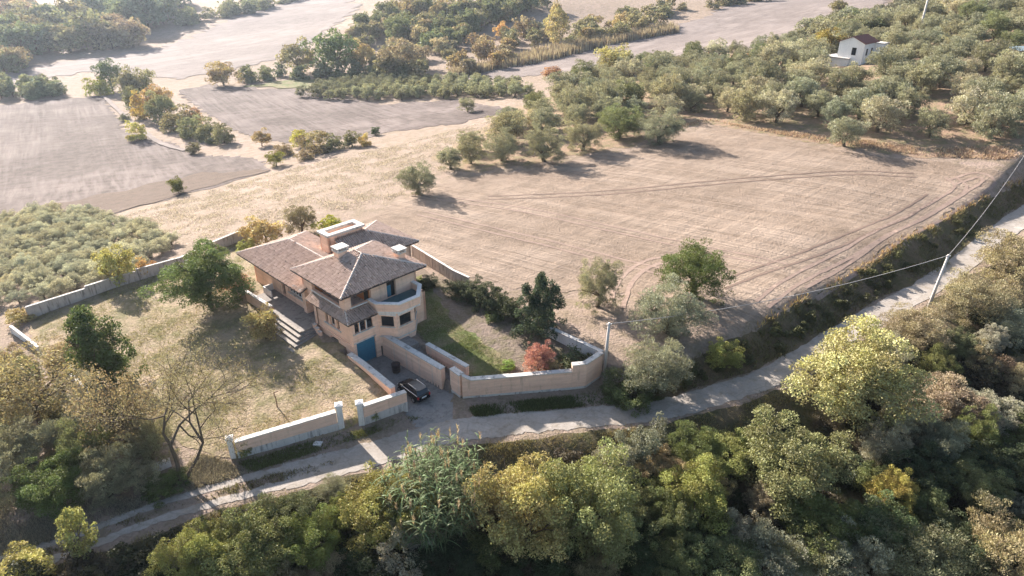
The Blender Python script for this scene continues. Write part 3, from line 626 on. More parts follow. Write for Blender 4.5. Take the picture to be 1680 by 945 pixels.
for k in range(3):
    MB().box(-7.9+.5*k, -7.4+.5*k, .02, .3, -.3, 1.15-.28*k).build('stair_cheek', M['brick'], house)
    MB().box(-7.93+.5*k, -7.37+.5*k, -.02, .34, 1.152-.28*k, 1.22-.28*k).build('stair_cheek_cap', M['coping'], house)
lw = wall_arr((-20.2,-1.95), (1, .04), 5.8, -.6, 1.5, .28).build('terrace_wall', HB, house)
obox(MB(), (-20.2,-1.95), (1, .04), -.05, 5.85, -.33, .05, 1.502, 1.6).build('coping', M['white'], lw)
pl = MB(); pl.box(-19.6,-17.6,.1,.25,.86,1.7); pl.box(-19.6,-19.45,.25,1.4,.86,1.7); pl.build('planter', M['white'], house)
# ------------------------------------------------------------------ walls along the drive
def run_wall(name, label, pts, z0, z1, t=.4, mat='brick', cop=.1, copw=.08, plinth=None, local=True, closed=False, copmat='coping'):
    """brick wall along a chain of points (house coordinates when local); z1 number or list of heights at the points"""
    P = [np.array(uv(*p) if local else p, float) for p in pts]; c = P[0]; root = empty(name, (c[0], c[1], 0)); tag(root, label, 'wall', kind='thing')
    Q = [p-c for p in P]; Z1 = z1 if hasattr(z1, '__len__') else [z1]*len(Q); Z0 = z0 if hasattr(z0, '__len__') else [z0]*len(Q)
    O, I_ = inset(Q, -t/2), inset(Q, t/2); CO, CI = inset(Q, -t/2-copw), inset(Q, t/2+copw); PO, PI = inset(Q, -t/2-.05), inset(Q, t/2+.05)
    for k in range(len(Q)-1):
        MB().prism([tuple(O[k]), tuple(O[k+1]), tuple(I_[k+1]), tuple(I_[k])], [Z0[k], Z0[k+1], Z0[k+1], Z0[k]], [Z1[k], Z1[k+1], Z1[k+1], Z1[k]]).build('wall_panel', M[mat], root)
        L = np.linalg.norm(Q[k+1]-Q[k]); m_ = max(1, int(L/1.3))
        for q in range(m_):
            f0, f1 = q/m_, (q+1)/m_-.012/L; g = lambda X, f: tuple(X[k]+(X[k+1]-X[k])*f); zz = lambda f: Z1[k]+(Z1[k+1]-Z1[k])*f+.002
            dz = random.uniform(-.008, .008)
            MB().prism([g(CO,f0), g(CO,f1), g(CI,f1), g(CI,f0)], [zz(f0), zz(f1), zz(f1), zz(f0)], [zz(f0)+cop+dz, zz(f1)+cop+dz, zz(f1)+cop+dz, zz(f0)+cop+dz]).build('coping_stone', M[copmat], root)
        if plinth is not None:
            MB().prism([tuple(PO[k]), tuple(PO[k+1]), tuple(PI[k+1]), tuple(PI[k])], [Z0[k], Z0[k+1], Z0[k+1], Z0[k]], plinth).build('plinth', M['plinth'], root)
    return root
run_wall('drive_wall', 'low brick wall with pale coping between the lawn and the sunken drive', [(-.4,-.02),(2.4,-.1),(8.0,-.5)], -2.1, [.48,.5,.5], .5)
run_wall('drive_wall', 'tall brick retaining wall beside the parked car, running to the bay', [(-.5,4.55),(9.35,4.9)], -2.1, [.98,.82], .55)
run_wall('path_wall', 'thin brick wall edging the green lawn beside the side path', [(4.4,6.85),(10.9,6.95)], -2.1, .82, .4)
MB().prism([uv(-1,4.9), uv(3.2,4.95), uv(3.2,6.7), uv(-.4,6.7)], -.3, .55).build('side_landing', M['slab'])['kind'] = 'structure'
zone('side_path', [uv(3.25,5.2), uv(11.1,5.3), uv(10.9,6.7), uv(3.25,6.7)], M['slab'], .02, 0, True)
# front boundary east of the drive: stepped pillar, long wall, raised corner, return to the dark tree
run_wall('garden_wall', 'brick boundary wall with white plinth, from the drive round to the raised corner',
         [(-6.2,58.6),(-5.1,57.35)], -1.95, 1.2, .55, plinth=-1.25, local=False)
gw = run_wall('garden_wall', 'long brick roadside wall with white plinth below the red shrub', [(-5.1,57.3),(-4.2,57.45),(6.2,58.95)], -2.0, [1.2,.62,.62], .45, plinth=-1.3, local=False)
for o in [c for c in gw.children]:
    pass
run_wall('garden_wall', 'raised brick wall corner beside the first utility pole', [(6.2,58.95),(7.6,59.2),(9.5,61.2)], -2.0, 1.4, .45, plinth=-1.3, local=False)
run_wall('garden_wall', 'pale rendered wall running back from the raised corner to the dark tree', [(9.6,61.35),(3.6,67.2)], -.6, [1.38,1.3], .35, mat='white', local=False)
# roadside wall west of the drive, two gate pillars
def W3(px, py, z): return tuple(at_z(px, py, z))
def pillar(label, p, z0, z1, w=.5, name='gate_pillar'):
    r = empty(name, (p[0], p[1], z0), math.radians(15)); tag(r, label, 'pillar')
    MB().box(-w/2, w/2, -w/2, w/2, -.3, z1-z0).build('shaft', M['white'], r)
    mb = MB(); i = z1-z0; h = w/2+.1
    mb.prism([(-h,-h),(h,-h),(h,h),(-h,h)], i+.002, i+.16); mb.build('cap', M['white'], r)
    mb = MB(); k = .04
    for a, b in (((-h,-h),(h,-h)),((h,-h),(h,h)),((h,h),(-h,h)),((-h,h),(-h,-h))): mb.face((*a, i+.162), (*b, i+.162), (0, 0, i+.3))
    mb.build('cap_top', M['white'], r); return r
a, b, c, d = W3(391,752,-1.3), W3(555,706,-1.45), W3(598,697,-1.5), W3(668,672,-1.6)
run_wall('roadside_wall', 'brick wall with stained white plinth between the bare tree and the gate gap', [a, b], [-1.9,-2.0], [.62,.78], .4, plinth=-.45, local=False)
run_wall('roadside_wall', 'short brick wall with stained plinth between gate pillar and parked car', [c, d], -2.1, [.75,.6], .4, plinth=-.5, local=False)
pillar('slim white pillar ending the roadside wall nearest the bare tree', W3(384,752,-1.25), -1.35, 1.05, .45)
pillar('white capped gate pillar at the end of the long roadside wall', W3(561,704,-1.45), -1.5, 1.35, .55)
pillar('white gate pillar joined to the short wall by the car', W3(594,698,-1.5), -1.5, 1.15, .55)
# ------------------------------------------------------------------ precast boundary walls
def panel_wall(label, pix, h, step=True, mat='fence', name='boundary_wall', seg=3.0, z=None):
    P = [at(*p) for p in pix]; root = empty(name, tuple(P[0])); tag(root, label, 'wall', kind='thing'); c = P[0]
    for k in range(len(P)-1):
        a, b = P[k], P[k+1]; L = np.hypot(*(b-a)[:2]); m_ = max(1, round(L/seg)); d = (b-a)[:2]/L
        for q in range(m_):
            f0, f1 = q/m_, (q+1)/m_; x0 = a+(b-a)*f0-c; zz = max(zt(*(a+(b-a)*f0)[:2]), zt(*(a+(b-a)*f1)[:2]))-c[2]
            if step: zz = round((zz)/.3)*.3
            w = L/m_
            obox(MB(), x0[:2], d, 0, w-.02, -.09, .09, zz-1.6, zz+h).build('wall_panel', M[mat], root)
            obox(MB(), x0[:2], d, -.02, w, -.16, .16, zz+h+.002, zz+h+.09).build('coping_stone', M['coping'], root)
            obox(MB(), x0[:2], d, -.12, .12, -.14, .14, zz-1.6, zz+h-.004).build('post', M[mat], root)
    return root
panel_wall('stained concrete wall stepping down between the dry garden and young olive plot', [(50,524),(190,472),(300,438),(330,424)], 1.4)
panel_wall('streaked concrete wall behind the yellow shrub, above the pale slope', [(345,416),(412,388)], 1.5)
panel_wall('ribbed concrete fence running from the house eaves toward the dark hedge', [(678,420),(745,462),(770,474)], 1.6, seg=1.6)
panel_wall('low white wall remnant beside the small yellow bush', [(22,547),(66,578)], .7, mat='white')
panel_wall('low pale wall remnant below the dark green tree', [(118,624),(166,668)], .9, mat='white')
panel_wall('short white wall fragment at the foot of the bare tree', [(248,778),(282,764)], .8, mat='white')
# ------------------------------------------------------------------ parked car
def make_car():
    root = empty('parked_car', (0, 0, 0)); tag(root, 'small black hatchback with chrome window line parked in the drive', 'car')
    # side stations x: rear 0 -> front 3.85
    st = [(0.0,.35,.80,.70),(.06,.28,.92,.78),(.5,.24,.97,.83),(1.6,.22,.96,.85),(2.6,.22,.95,.84),(3.2,.24,.86,.80),(3.7,.30,.70,.72),(3.85,.36,.60,.62)]
    v, f = [], []
    for x, zb, ztop, hw in st:
        zm = (zb+ztop)/2; v += [(x,-hw*.9,zb),(x,-hw,zm-.1),(x,-hw,zm+.12),(x,-hw*.93,ztop),(x,hw*.93,ztop),(x,hw,zm+.12),(x,hw,zm-.1),(x,hw*.9,zb)]
    for k in range(len(st)-1):
        for q in range(8): f.append((k*8+q, k*8+(q+1) % 8, k*8+8+(q+1) % 8, k*8+8+q))
    f.append(tuple(range(8))[::-1]); f.append(tuple((len(st)-1)*8+q for q in range(8)))
    mb = MB(); mb.v, mb.f = v, [t[::-1] for t in f]; body = mb.build('body', M['carpaint'], root, True)
    g = [(.12,.93,.72,.12),(.42,.93,.78,.45)]
    lo = [(.10,-.74,.93),(2.75,-.76,.94),(2.75,.76,.94),(.10,.74,.93)]; hi = [(.42,-.60,1.40),(2.05,-.60,1.42),(2.05,.60,1.42),(.42,.60,1.40)]
    mb = MB()
    for k in range(4): j = (k+1) % 4; mb.face(lo[k], lo[j], hi[j], hi[k])
    mb.build('window_glass', M['glass'], root)
    MB().prism([(.34,-.62),(2.08,-.62),(2.14,0),(2.08,.62),(.34,.62),(.28,0)], 1.39, 1.45).build('roof', M['carpaint'], root)
    for s in (-1, 1):
        MB().tube([(.55,s*.52,1.50),(1.2,s*.53,1.53),(1.95,s*.52,1.50)], .022, 6).build('roof_rail', M['chrome'], root)
        MB().tube([(.10,s*.77,.955),(1.4,s*.80,.965),(2.7,s*.79,.96)], .022, 6).build('chrome_trim', M['chrome'], root)
        MB().tube([(2.5,s*.80,1.02),(2.5,s*1.0,1.04)], [.03,.07], 6).build('mirror', M['chrome'], root)
        MB().box(-.03,.10,s*.70-.09,s*.70+.09,.60,.84).build('tail_light', M['taillight'], root)
        MB().box(3.6,3.74,s*.6-.12,s*.6+.12,.52,.68).build('headlight', M['frame'], root)
        for x in (.62, 3.1):
            w = MB().tube([(x,s*.86-.11*1,.31),(x,s*.86-.10+.2,.31)] if s > 0 else [(x,-.86-.1,.31),(x,-.86+.11,.31)], .31, 18).build('wheel', M['rubber'], root)
            MB().tube([(x,s*.93,.31),(x,s*.975,.31)], .2, 14).build('rim', M['alloy'], w)
        for x0, x1 in ((.55,.62),(1.55,1.62)):
            pass
    MB().box(-.05,.02,-.27,.27,.56,.69).build('number_plate', M['plate'], root)
    MB().box(-.08,.12,-.72,.72,.30,.48).build('bumper', M['carpaint'], root)
    MB().box(.22,.45,-.5,.5,1.41,1.445).build('spoiler', M['carpaint'], root)
    return root
car = make_car(); cu_ = uv(9.7, 2.0); car.location = (cu_[0], cu_[1], -1.655); car.rotation_euler = (0, 0, math.radians(180)-YAW-math.radians(3))
# dark bin by the retaining wall
bp = uv(3.3, 3.25); bn = empty('waste_bin', (bp[0], bp[1], -1.66)); tag(bn, 'dark round bin standing against the tall retaining wall', 'bin')
MB().tube([(0,0,0),(0,0,.06),(0,0,.95),(0,0,1.0)], [.36,.42,.48,.47], 14).build('barrel', M['bin'], bn, True); MB().tube([(0,0,1.0),(0,0,1.06),(.0,0,1.12)], [.51,.5,.3], 14).build('lid', M['bin'], bn)
for z in (.3, .65): MB().tube([(0,0,z-.03),(0,0,z+.03)], .475, 14).build('hoop', M['gutter'], bn)
# ------------------------------------------------------------------ utility poles and cables
def pole(label, base, h, r=.17, lean=(0, 0)):
    q = empty('utility_pole', tuple(base)); tag(q, label, 'pole', 'utility poles')
    MB().tube([(0,0,-.5), (lean[0]*.5,lean[1]*.5,h*.5), (lean[0],lean[1],h)], [r, r*.85, r*.65], 10).build('shaft', M['pole'], q, True)
    MB().tube([(lean[0]-.25,lean[1],h-.25), (lean[0]+.25,lean[1],h-.25)], .035, 6).build('bracket', M['gutter'], q)
    for s in (-.22, .22): MB().tube([(lean[0]+s,lean[1],h-.25), (lean[0]+s,lean[1],h-.08)], .05, 6).build('insulator', M['frame'], q)
    return np.array(base)+np.array([lean[0], lean[1], h-.1])
pa_ = pole('pale utility pole beside the raised brick wall corner', at(991,612), 6.4, .2, (.15, 0))
pb_ = pole('tall pale utility pole on the road verge below the ploughed field', at(1522,507), 7.4, .2, (.5, .1))
pc_ = pole('thin distant utility pole among the olive trees near the white house', at(1506,62), 10.5, .35)
def cable(label, a, b, sag):
    a, b = np.array(a), np.array(b); L = 14; pts = [a+(b-a)*t+np.array([0, 0, -sag*4*t*(1-t)]) for t in np.linspace(0, 1, L)]
    o = MB().tube([p-a for p in pts], .035, 5).build('overhead_cable', M['wire']); o.location = a; return tag(o, label, 'cable')
cable('sagging cable from the wall corner pole to the verge pole', pa_, pb_, 1.2)
d0 = at_z(1700, 225, 9)
cable('cable rising from the verge pole toward the olive grove', pb_, (d0[0], d0[1], 9), 1.5)
# ------------------------------------------------------------------ small garden things
s0 = at(480, 692); p0 = at(455, 668); st_ = MB().tube([(0,0,-.2),(.02,0,1.0),(-.12,.05,1.75)], [.07,.06,.05], 7).tube([(-.1,.04,1.7),(.35,.1,1.85)], .045, 6).build('wooden_stake', M['wood_old']); st_.location = p0
tag(st_, 'weathered leaning wooden stake standing in the dry lawn', 'stake')
q0 = at(521, 729); sl = MB().prism([(-.4,-.25),(.38,-.3),(.42,.28),(-.3,.3)], 0, .14).build('stone_slab', M['white']); sl.location = q0; tag(sl, 'small pale slab lying on the verge below the roadside wall', 'slab')
# ------------------------------------------------------------------ white farmhouse in the grove
def farmhouse():
    c = at(1402, 103); r = empty('farmhouse', tuple(c), math.radians(-50)); tag(r, 'white rendered farmhouse with red tiled roof among the olive trees', 'house')
    r.scale = (.74, .74, .95)
    w, l, h, rh = 4.6, 5.2, 6.0, 1.5   # half width (gable, x), half length (y)
    mb = MB(); mb.prism([(-w,-l),(w,-l),(w,l),(-w,l)], -1.5, h); mb.face((-w,-l,h),(w,-l,h),(0,-l,h+rh)); mb.face((w,l,h),(-w,l,h),(0,l,h+rh)); mb.build('wall', M['purewhite'], r)
    for s in (-1, 1):
        mb = MB(); e = w+.35; a, b = (s*e,-l-.3,h-.1), (s*e,l+.3,h-.1); t0, t1 = (0,-l-.3,h+rh+.05), (0,l+.3,h+rh+.05)
        q = (a, b, t1, t0) if s > 0 else (b, a, t0, t1); mb.face(*q); mb.face(*[(x, y, z-.18) for x, y, z in q[::-1]])
        for k in range(4): j = (k+1) % 4; mb.face(q[j], q[k], (q[k][0], q[k][1], q[k][2]-.18), (q[j][0], q[j][1], q[j][2]-.18))
        mb.build('roof', M['redroof'], r)
    for wx, z0, dx in ((1.2,2.6,.8),):
        f = MB().box(wx-dx, wx+dx, -l-.05, -l+.02, z0, z0+2.0).build('window', M['gutter'], r); MB().box(wx-dx+.12, wx+dx-.12, -l-.08, -l-.052, z0+.1, z0+1.9).build('pane', M['glass'], f)
    for wy in (-2.5, 1.2):
        f = MB().box(w-.02, w+.05, wy-.6, wy+.6, 2.6, 4.4).build('window', M['gutter'], r); MB().box(w+.052, w+.08, wy-.5, wy+.5, 2.7, 4.3).build('pane', M['glass'], f)
    MB().prism([(-w-3.6,-l-1.4),(.4,-l-1.4),(.4,-l-.01),(-w-.01,-l-.01),(-w-.01,l-4),(-w-3.6,l-4)], -2, 1.5).build('annex', M['purewhite'], r)
    MB().prism([(-w-3.9,-l-1.7),(.6,-l-1.7),(.6,-l-.012),(-w-.012,-l-.012),(-w-.012,l-3.8),(-w-3.9,l-3.8)], 1.502, 1.75).build('annex_roof', M['coping'], r)
    MB().box(w+.01, w+3.2, 2.6, l+1.5, -1.5, 5.6).build('side_wing', M['purewhite'], r); MB().box(w+.01, w+3.5, 2.3, l+1.8, 5.602, 5.8).build('side_wing_roof', M['coping'], r)
farmhouse()
c = at(1672, 92); sh = empty('shed', tuple(c), .2); sh.scale = (.5, .5, .5); tag(sh, 'distant shed with pale metal roof at the edge of the olive grove', 'shed')
MB().box(-4,4,-3,3,-1,3).build('wall', M['wood_old'], sh); MB().prism([(-4.6,-3.6),(4.6,-3.6),(4.6,3.6),(-4.6,3.6)], [3.002,3.002,3.9,3.9], [3.15,3.15,4.05,4.05]).build('roof', M['sheet'], sh)
# ------------------------------------------------------------------ foliage meshes (unit size: total height 1, crown width 1)
def unit(v): return v/np.maximum(np.linalg.norm(v, axis=-1, keepdims=True), 1e-9)
def crown_arrays(seed, n_, leaf, nclump=40, shape='round', zb=.25, cr=.16, asp=1.6, upw=0.2, fill=.55):
    r = np.random.default_rng(seed)
    if shape == 'column':
        cz = r.uniform(0, 1, nclump); rad = .5*np.sin(np.pi*np.clip(cz*.86+.10, 0, 1))**.7; th = r.uniform(0, 6.283, nclump); q = r.uniform(.3, 1, nclump)**.5*np.maximum(rad-cr*.6, .02)
        C = np.stack([q*np.cos(th), q*np.sin(th), zb+(1-zb)*(cz*.92+.04)], -1)
    elif shape == 'spires':
        k = 7; pk = np.stack([r.uniform(-.3, .3, k), r.uniform(-.3, .3, k), r.uniform(.62, 1, k)], -1); pk[0] = (0, 0, 1); w = r.integers(0, k, nclump); t = r.uniform(0, 1, nclump)**.8
        spread = .25*(1-t)+.02; th = r.uniform(0, 6.283, nclump)
        C = np.stack([pk[w, 0]+spread*np.cos(th), pk[w, 1]+spread*np.sin(th), zb+(pk[w, 2]-zb)*t], -1)
    else:
        d = unit(r.normal(size=(nclump, 3))); d[:, 2] = np.abs(d[:, 2])*np.where(r.random(nclump) < (.12 if shape == 'dome' else .36), -1, 1)
        if shape == 'dome': d[:, 2] = np.abs(d[:, 2])
        d = unit(d); d = d/((np.hypot(d[:, 0], d[:, 1])**3+np.abs(d[:, 2])**3)**(1/3))[:, None]; lob = 1+.22*np.sin(3*np.arctan2(d[:, 1], d[:, 0])+seed)+.12*np.sin(5*d[:, 2]+seed*2)+r.normal(size=nclump)*.07
        rr = (r.uniform(fill**3, 1, nclump))**(1/3)*lob
        hz = (1-zb)/2 if shape != 'dome' else (1-zb); c0 = zb+hz if shape != 'dome' else zb
        C = np.stack([d[:, 0]*rr*(.5-cr*.55), d[:, 1]*rr*(.5-cr*.55), c0+d[:, 2]*rr*(hz-cr*.55)], -1)
    size = cr*r.uniform(.45, 1.45, nclump); tone = r.uniform(0, 1, nclump)
    prob = size**2; prob /= prob.sum(); w = r.choice(nclump, n_, p=prob)
    od = unit(r.normal(size=(n_, 3))+np.array([0, 0, .35])); rad = r.uniform(.25, 1, n_)**.5
    P = C[w]+od*(size[w]*rad)[:, None]*np.array([1, 1, .85]); P[:, 2] = np.maximum(P[:, 2], .01)
    # leaf frame
    if upw > .5: ax = unit(od*.6+np.array([0, 0, upw])+r.normal(size=(n_, 3))*.35)
    else: ax = unit(r.normal(size=(n_, 3))+np.array([0, 0, -.2+upw]))
    nr = unit(np.cross(ax, unit(r.normal(size=(n_, 3))*.8+od*.2))); sd = np.cross(nr, ax)
    l = leaf*r.uniform(.5, 1.5, n_)[:, None]; wd = l/asp
    V = np.stack([P-ax*l*.5, P+sd*wd*.5, P+ax*l*.5, P-sd*wd*.5], 1).reshape(-1, 3)
    rn = np.repeat(np.clip(.5*tone[w]+.5*r.uniform(0, 1, n_), 0, 1), 4)
    return V, np.arange(4*n_).reshape(-1, 4), rn
def limb(mb, a, b, r0, r1, wob, rg, k=4):
    pts = [Vector(a).lerp(Vector(b), t)+Vector(rg.normal(size=3)*wob*math.sin(math.pi*t)) for t in np.linspace(0, 1, k)]
    mb.tube(pts, [r0+(r1-r0)*t for t in np.linspace(0, 1, k)], 6); return pts
def trunk_mesh(seed, zc=.45, r=.035, nl=6, name='trunk', lean=.04, spread=.28, fork=.22):
    rg = np.random.default_rng(seed); mb = MB(); top = (rg.normal()*lean, rg.normal()*lean, zc)
    p = limb(mb, (0, 0, -.05), top, r*1.25, r*.7, .012, rg, 5)
    for i in range(nl):
        th = 6.283*i/nl+rg.uniform(-.4, .4); st = Vector(p[2]).lerp(Vector(p[-1]), rg.uniform(0, 1)); s_ = spread*rg.uniform(.6, 1.1)
        q = limb(mb, st, (math.cos(th)*s_, math.sin(th)*s_, zc+rg.uniform(.1, .38)), r*.5, r*.12, .02, rg, 4)
        for _ in range(2):
            limb(mb, q[2], Vector(q[-1])+Vector(rg.normal(size=3)*.09), r*.22, r*.07, .01, rg, 3)
    return mb.mesh(name, M['bark'])
FM = {}
def fol(key, **k):
    V, F, rn = crown_arrays(**k); FM[key] = (V, F, rn); return arr_mesh('crown', V, F, [M['leaf']], rnd=rn)
LIB = {}
def lib(kind, lod, seeds, trunk, **k): LIB[kind, lod] = [(fol((kind, lod, s), seed=s, **k), trunk_mesh(s, **trunk) if trunk else None) for s in seeds]
TB = dict(zc=.42, r=.028, nl=7); TO = dict(zc=.28, r=.045, nl=6, spread=.33); TS = dict(zc=.22, r=.022, nl=7, spread=.3)
lib('broad', 'near', (1, 2, 3, 4, 12), TB, n_=42000, leaf=.018, nclump=230, zb=.03, cr=.085, asp=1.35, fill=.45)
lib('broad', 'mid', (5, 6, 7), TB, n_=4200, leaf=.05, nclump=60, zb=.03, cr=.135, asp=1.4, fill=.5)
lib('broad', 'far', (8, 9, 10, 11), TB, n_=1300, leaf=.085, nclump=34, zb=.02, cr=.17, asp=1.3, fill=.5)
lib('olive', 'near', (21, 22, 23, 20), TO, n_=30000, leaf=.026, nclump=210, zb=.0, cr=.085, asp=3.0, upw=.7, fill=.4)
lib('olive', 'mid', (24, 25, 26, 27, 28), TO, n_=8500, leaf=.042, nclump=95, zb=.0, cr=.115, asp=2.4, upw=.6, fill=.45)
lib('olive', 'far', (29, 30, 31, 32), TO, n_=2000, leaf=.075, nclump=45, zb=.0, cr=.15, asp=1.9, upw=.5, fill=.5)
lib('shrub', 'near', (41, 42, 43), TS, n_=14000, leaf=.032, nclump=110, shape='dome', zb=.04, cr=.10, asp=1.8, upw=.3, fill=.4)
lib('shrub', 'mid', (44, 45, 46), TS, n_=2600, leaf=.065, nclump=45, shape='dome', zb=.06, cr=.15, asp=1.6, upw=.3, fill=.45)
lib('shrub', 'far', (47, 48, 49), TS, n_=700, leaf=.12, nclump=24, shape='dome', zb=.06, cr=.18, asp=1.4, upw=.3, fill=.5)
lib('spires', 'near', (51, 52), TB, n_=20000, leaf=.026, nclump=170, shape='spires', zb=.03, cr=.085, asp=1.5)
lib('column', 'mid', (55, 56), TB, n_=3200, leaf=.05, nclump=50, shape='column', zb=.06, cr=.13, asp=1.4)
lib('column', 'far', (57, 58), TB, n_=1000, leaf=.09, nclump=30, shape='column', zb=.06, cr=.16, asp=1.4)
lib('thin', 'near', (61, 62, 63), dict(zc=.4, r=.03, nl=10, spread=.34), n_=6500, leaf=.024, nclump=160, zb=.12, cr=.10, asp=1.7, fill=.4)
CNT = {}; TONE = 1.34
def put(kind, lod, x, y, w, h, col, label, cat, group=None, name=None, sink=.0):
    """one tree or shrub standing on the land: an Empty with trunk and crown"""
    vs_ = LIB[kind, lod]; k = CNT.get((kind, lod), 0); CNT[kind, lod] = k+1; cm, tm = vs_[k % len(vs_)]
    z = float(zt(x, y))-sink
    root = empty(name or ('olive_tree' if kind == 'olive' and (group or '').startswith('olive') else 'young_olive' if kind == 'olive' and (group or '').startswith('young') else 'olive_bush' if kind == 'olive' else 'shrub' if kind == 'shrub' else 'tree'), (x, y, z), RNG.uniform(0, 6.283)); root.scale = (w, w, h)
    tag(root, label, cat, group)
    c = bpy.data.objects.new('crown', cm); link(c, root); v = RNG.normal(1, .07); hs_ = RNG.normal(0, .03)
    v *= TONE*(1.05 if kind == 'olive' else 1.0); col = (col[0]*1.0, col[1]*1.0, col[2]*1.08) if lod == 'near' and kind == 'broad' else col; c.color = (max(.01, col[0]*v*(1+hs_)), max(.01, col[1]*v), max(.008, col[2]*v*(1-hs_)), 1)
    if tm is not None: link(bpy.data.objects.new('trunk', tm), root)
    return root
def size_px(b, wpx, topy):
    """real width and height of a plant on base point b that shows wpx wide and up to row topy"""
    d = b[1]*cP-(b[2]-CAM_H)*sP; w = wpx*d/FPX
    r = -(topy-472.5)/FPX; # solve (y sP + Z cP) = r (y cP - Z sP)
    y = b[1]; Z = (r*y*cP-y*sP)/(cP+r*sP); return w, max(.5, Z+CAM_H-b[2])
def plant(kind, lod, bx, by, wpx, topy, col, label, cat='tree', group=None, name=None, crown_sink=.75):
    b = at(bx, by); w, h = size_px(b, wpx, topy)
    # the crown's upper back edge shows, not its apex: take off part of the half depth
    dep = math.atan2(CAM_H-b[2], math.hypot(b[0], b[1])); h = max(.45*w, h-crown_sink*.25*w*math.tan(dep))
    return put(kind, lod, b[0], b[1], w, h, col, label, cat, group, name)
OL = (.185, .182, .125); OLD = (.13, .14, .075); OLP = (.27, .25, .18); YG = (.20, .195, .055); GR = (.10, .125, .04); DG = (.045, .065, .025); YE = (.36, .27, .07); OR = (.36, .20, .075); BR = (.22, .165, .085); TAN = (.30, .235, .15); GY = (.20, .19, .13); PK = (.34, .22, .16); RD = (.33, .165, .13)
# ---- named plants round the house
for a in (
 ('broad','near',345,503,132,402,GR,'large round dense green tree on the lawn beside the house'),
 ('spires','near',170,638,118,498,(.075,.095,.035),'dark evergreen tree with several pointed tops by the low wall remnant'),
 ('thin','near',72,700,170,566,(.25,.20,.105),'spreading ochre leaved tree beside the pale wall remnant'),
 ('thin','near',212,745,130,602,(.21,.165,.10),'half bare rusty brown tree next to the leaning bare tree'),
 ('broad','mid',437,556,56,502,(.29,.235,.11),'small yellow leaved tree at the foot of the terrace'),
 ('broad','mid',196,466,56,404,(.27,.25,.10),'pale yellow green tree rising behind the stained concrete wall'),
 ('spires','near',886,545,92,438,(.05,.065,.04),'dark bushy evergreen at the end of the white return wall'),
 ('olive','near',980,503,74,426,OL,'olive tree between the dark evergreen and the big green olive'),
 ('olive','near',1137,488,118,396,(.085,.10,.035),'big dense green olive at the near corner of the ploughed field'),
 ('olive','near',1094,545,120,460,OL,'grey olive crowding the front of the big green olive'),
 ('olive','near',1072,640,112,552,OL,'pale silvery olive on the bank beside the first utility pole'),
 ('shrub','near',883,606,54,553,RD,'rounded salmon red shrub behind the long roadside wall'),
 ('olive','mid',496,382,50,334,(.14,.12,.075),'grey brown bush behind the house roof'),
 ('shrub','mid',541,380,52,347,(.24,.25,.05),'bright yellow green bush behind the stair tower'),
 ('broad','mid',438,398,70,354,(.33,.255,.12),'golden yellow shrub behind the left wing roof'),
 ('shrub','mid',34,528,48,505,(.34,.265,.12),'small golden bush at the end of the stained wall'),
 ('shrub','mid',238,452,36,424,(.33,.22,.11),'small orange bush growing on the stained concrete wall'),
 ('shrub','mid',405,412,30,388,(.26,.27,.09),'little light green bush at the left wing eaves'),
 ('shrub','mid',392,478,50,448,PK,'pinkish dry bush between the round tree and the wing'),
 ('shrub','near',1183,592,66,556,(.20,.20,.06),'yellowing bush on top of the road bank'),
 ('shrub','near',1032,655,92,622,(.085,.10,.04),'dark green scrub at the foot of the first utility pole'),
 ('shrub','mid',834,605,26,590,(.16,.22,.05),'tiny bright green bush behind the long roadside wall'),
 ('shrub','mid',810,524,32,508,(.09,.11,.045),'small dark bush in the dry part of the right garden'),
 ('shrub','mid',905,610,30,588,BR,'tawny dry bush beside the red shrub'),
 ('shrub','mid',940,600,60,572,(.07,.075,.035),'dark low bush inside the raised wall corner'),
): plant(*a, cat='tree' if a[0] in ('broad','thin','spires','olive') else 'shrub')
for bx, by, w, t in ((752,484,46,455),(778,494,54,458),(806,506,58,466),(836,520,56,478),(703,470,34,450),(765,490,40,462)):
    plant('shrub','near',bx,by,w,t,(.055,.065,.035),'dark evergreen hedge bush in the row along the right garden','shrub','hedge bushes of the right garden', 'hedge_bush')
# leaning bare tree with thin foliage
def bare_tree(bx, by, h, label, seed=3, leaves=2600, col=(.30,.24,.12)):
    rg = np.random.default_rng(seed); b = at(bx, by); root = empty('bare_tree', tuple(b)); tag(root, label, 'tree'); mb = MB(); tips = []
    def grow(p, d, L, r, lv):
        q = p+d*L; mid = p.lerp(q, .5)+Vector(rg.normal(size=3)*L*.06); mb.tube([p, mid, q], [r, r*.82, r*.66], 6 if lv < 3 else 4)
        if lv >= 5: tips.append(q); return
        if lv >= 3: tips.append(mid); tips.append(q)
        for k in range(3 if lv in (1, 2, 3) else 2):
            nd = (d+Vector(rg.normal(size=3))*(.55 if lv else .5)+Vector((0, 0, .12))).normalized(); grow(q if k < 2 else mid, nd, L*rg.uniform(.62, .82), r*.60, lv+1)
    grow(Vector((0,0,-.3)), Vector((.05,-.05,1)).normalized(), h*.22, .21, 0)
    grow(Vector((.1,0,-.3)), Vector((.55,.1,.95)).normalized(), h*.24, .17, 0)
    mb.build('trunk', M['bark'], root)
    T = np.array([tuple(t) for t in tips]); n_ = leaves; P = T[rg.integers(0, len(T), n_)]+rg.normal(size=(n_, 3))*.32; ax = unit(rg.normal(size=(n_, 3))); sd = unit(np.cross(ax, rg.normal(size=(n_, 3))))
    V = np.stack([P-ax*.06, P+sd*.035, P+ax*.06, P-sd*.035], 1).reshape(-1, 3)
    c = link(bpy.data.objects.new('crown', arr_mesh('crown', V, np.arange(4*n_).reshape(-1, 4), [M['leaf']], rnd=np.repeat(rg.random(n_), 4))), root); c.color = (*col, 1)
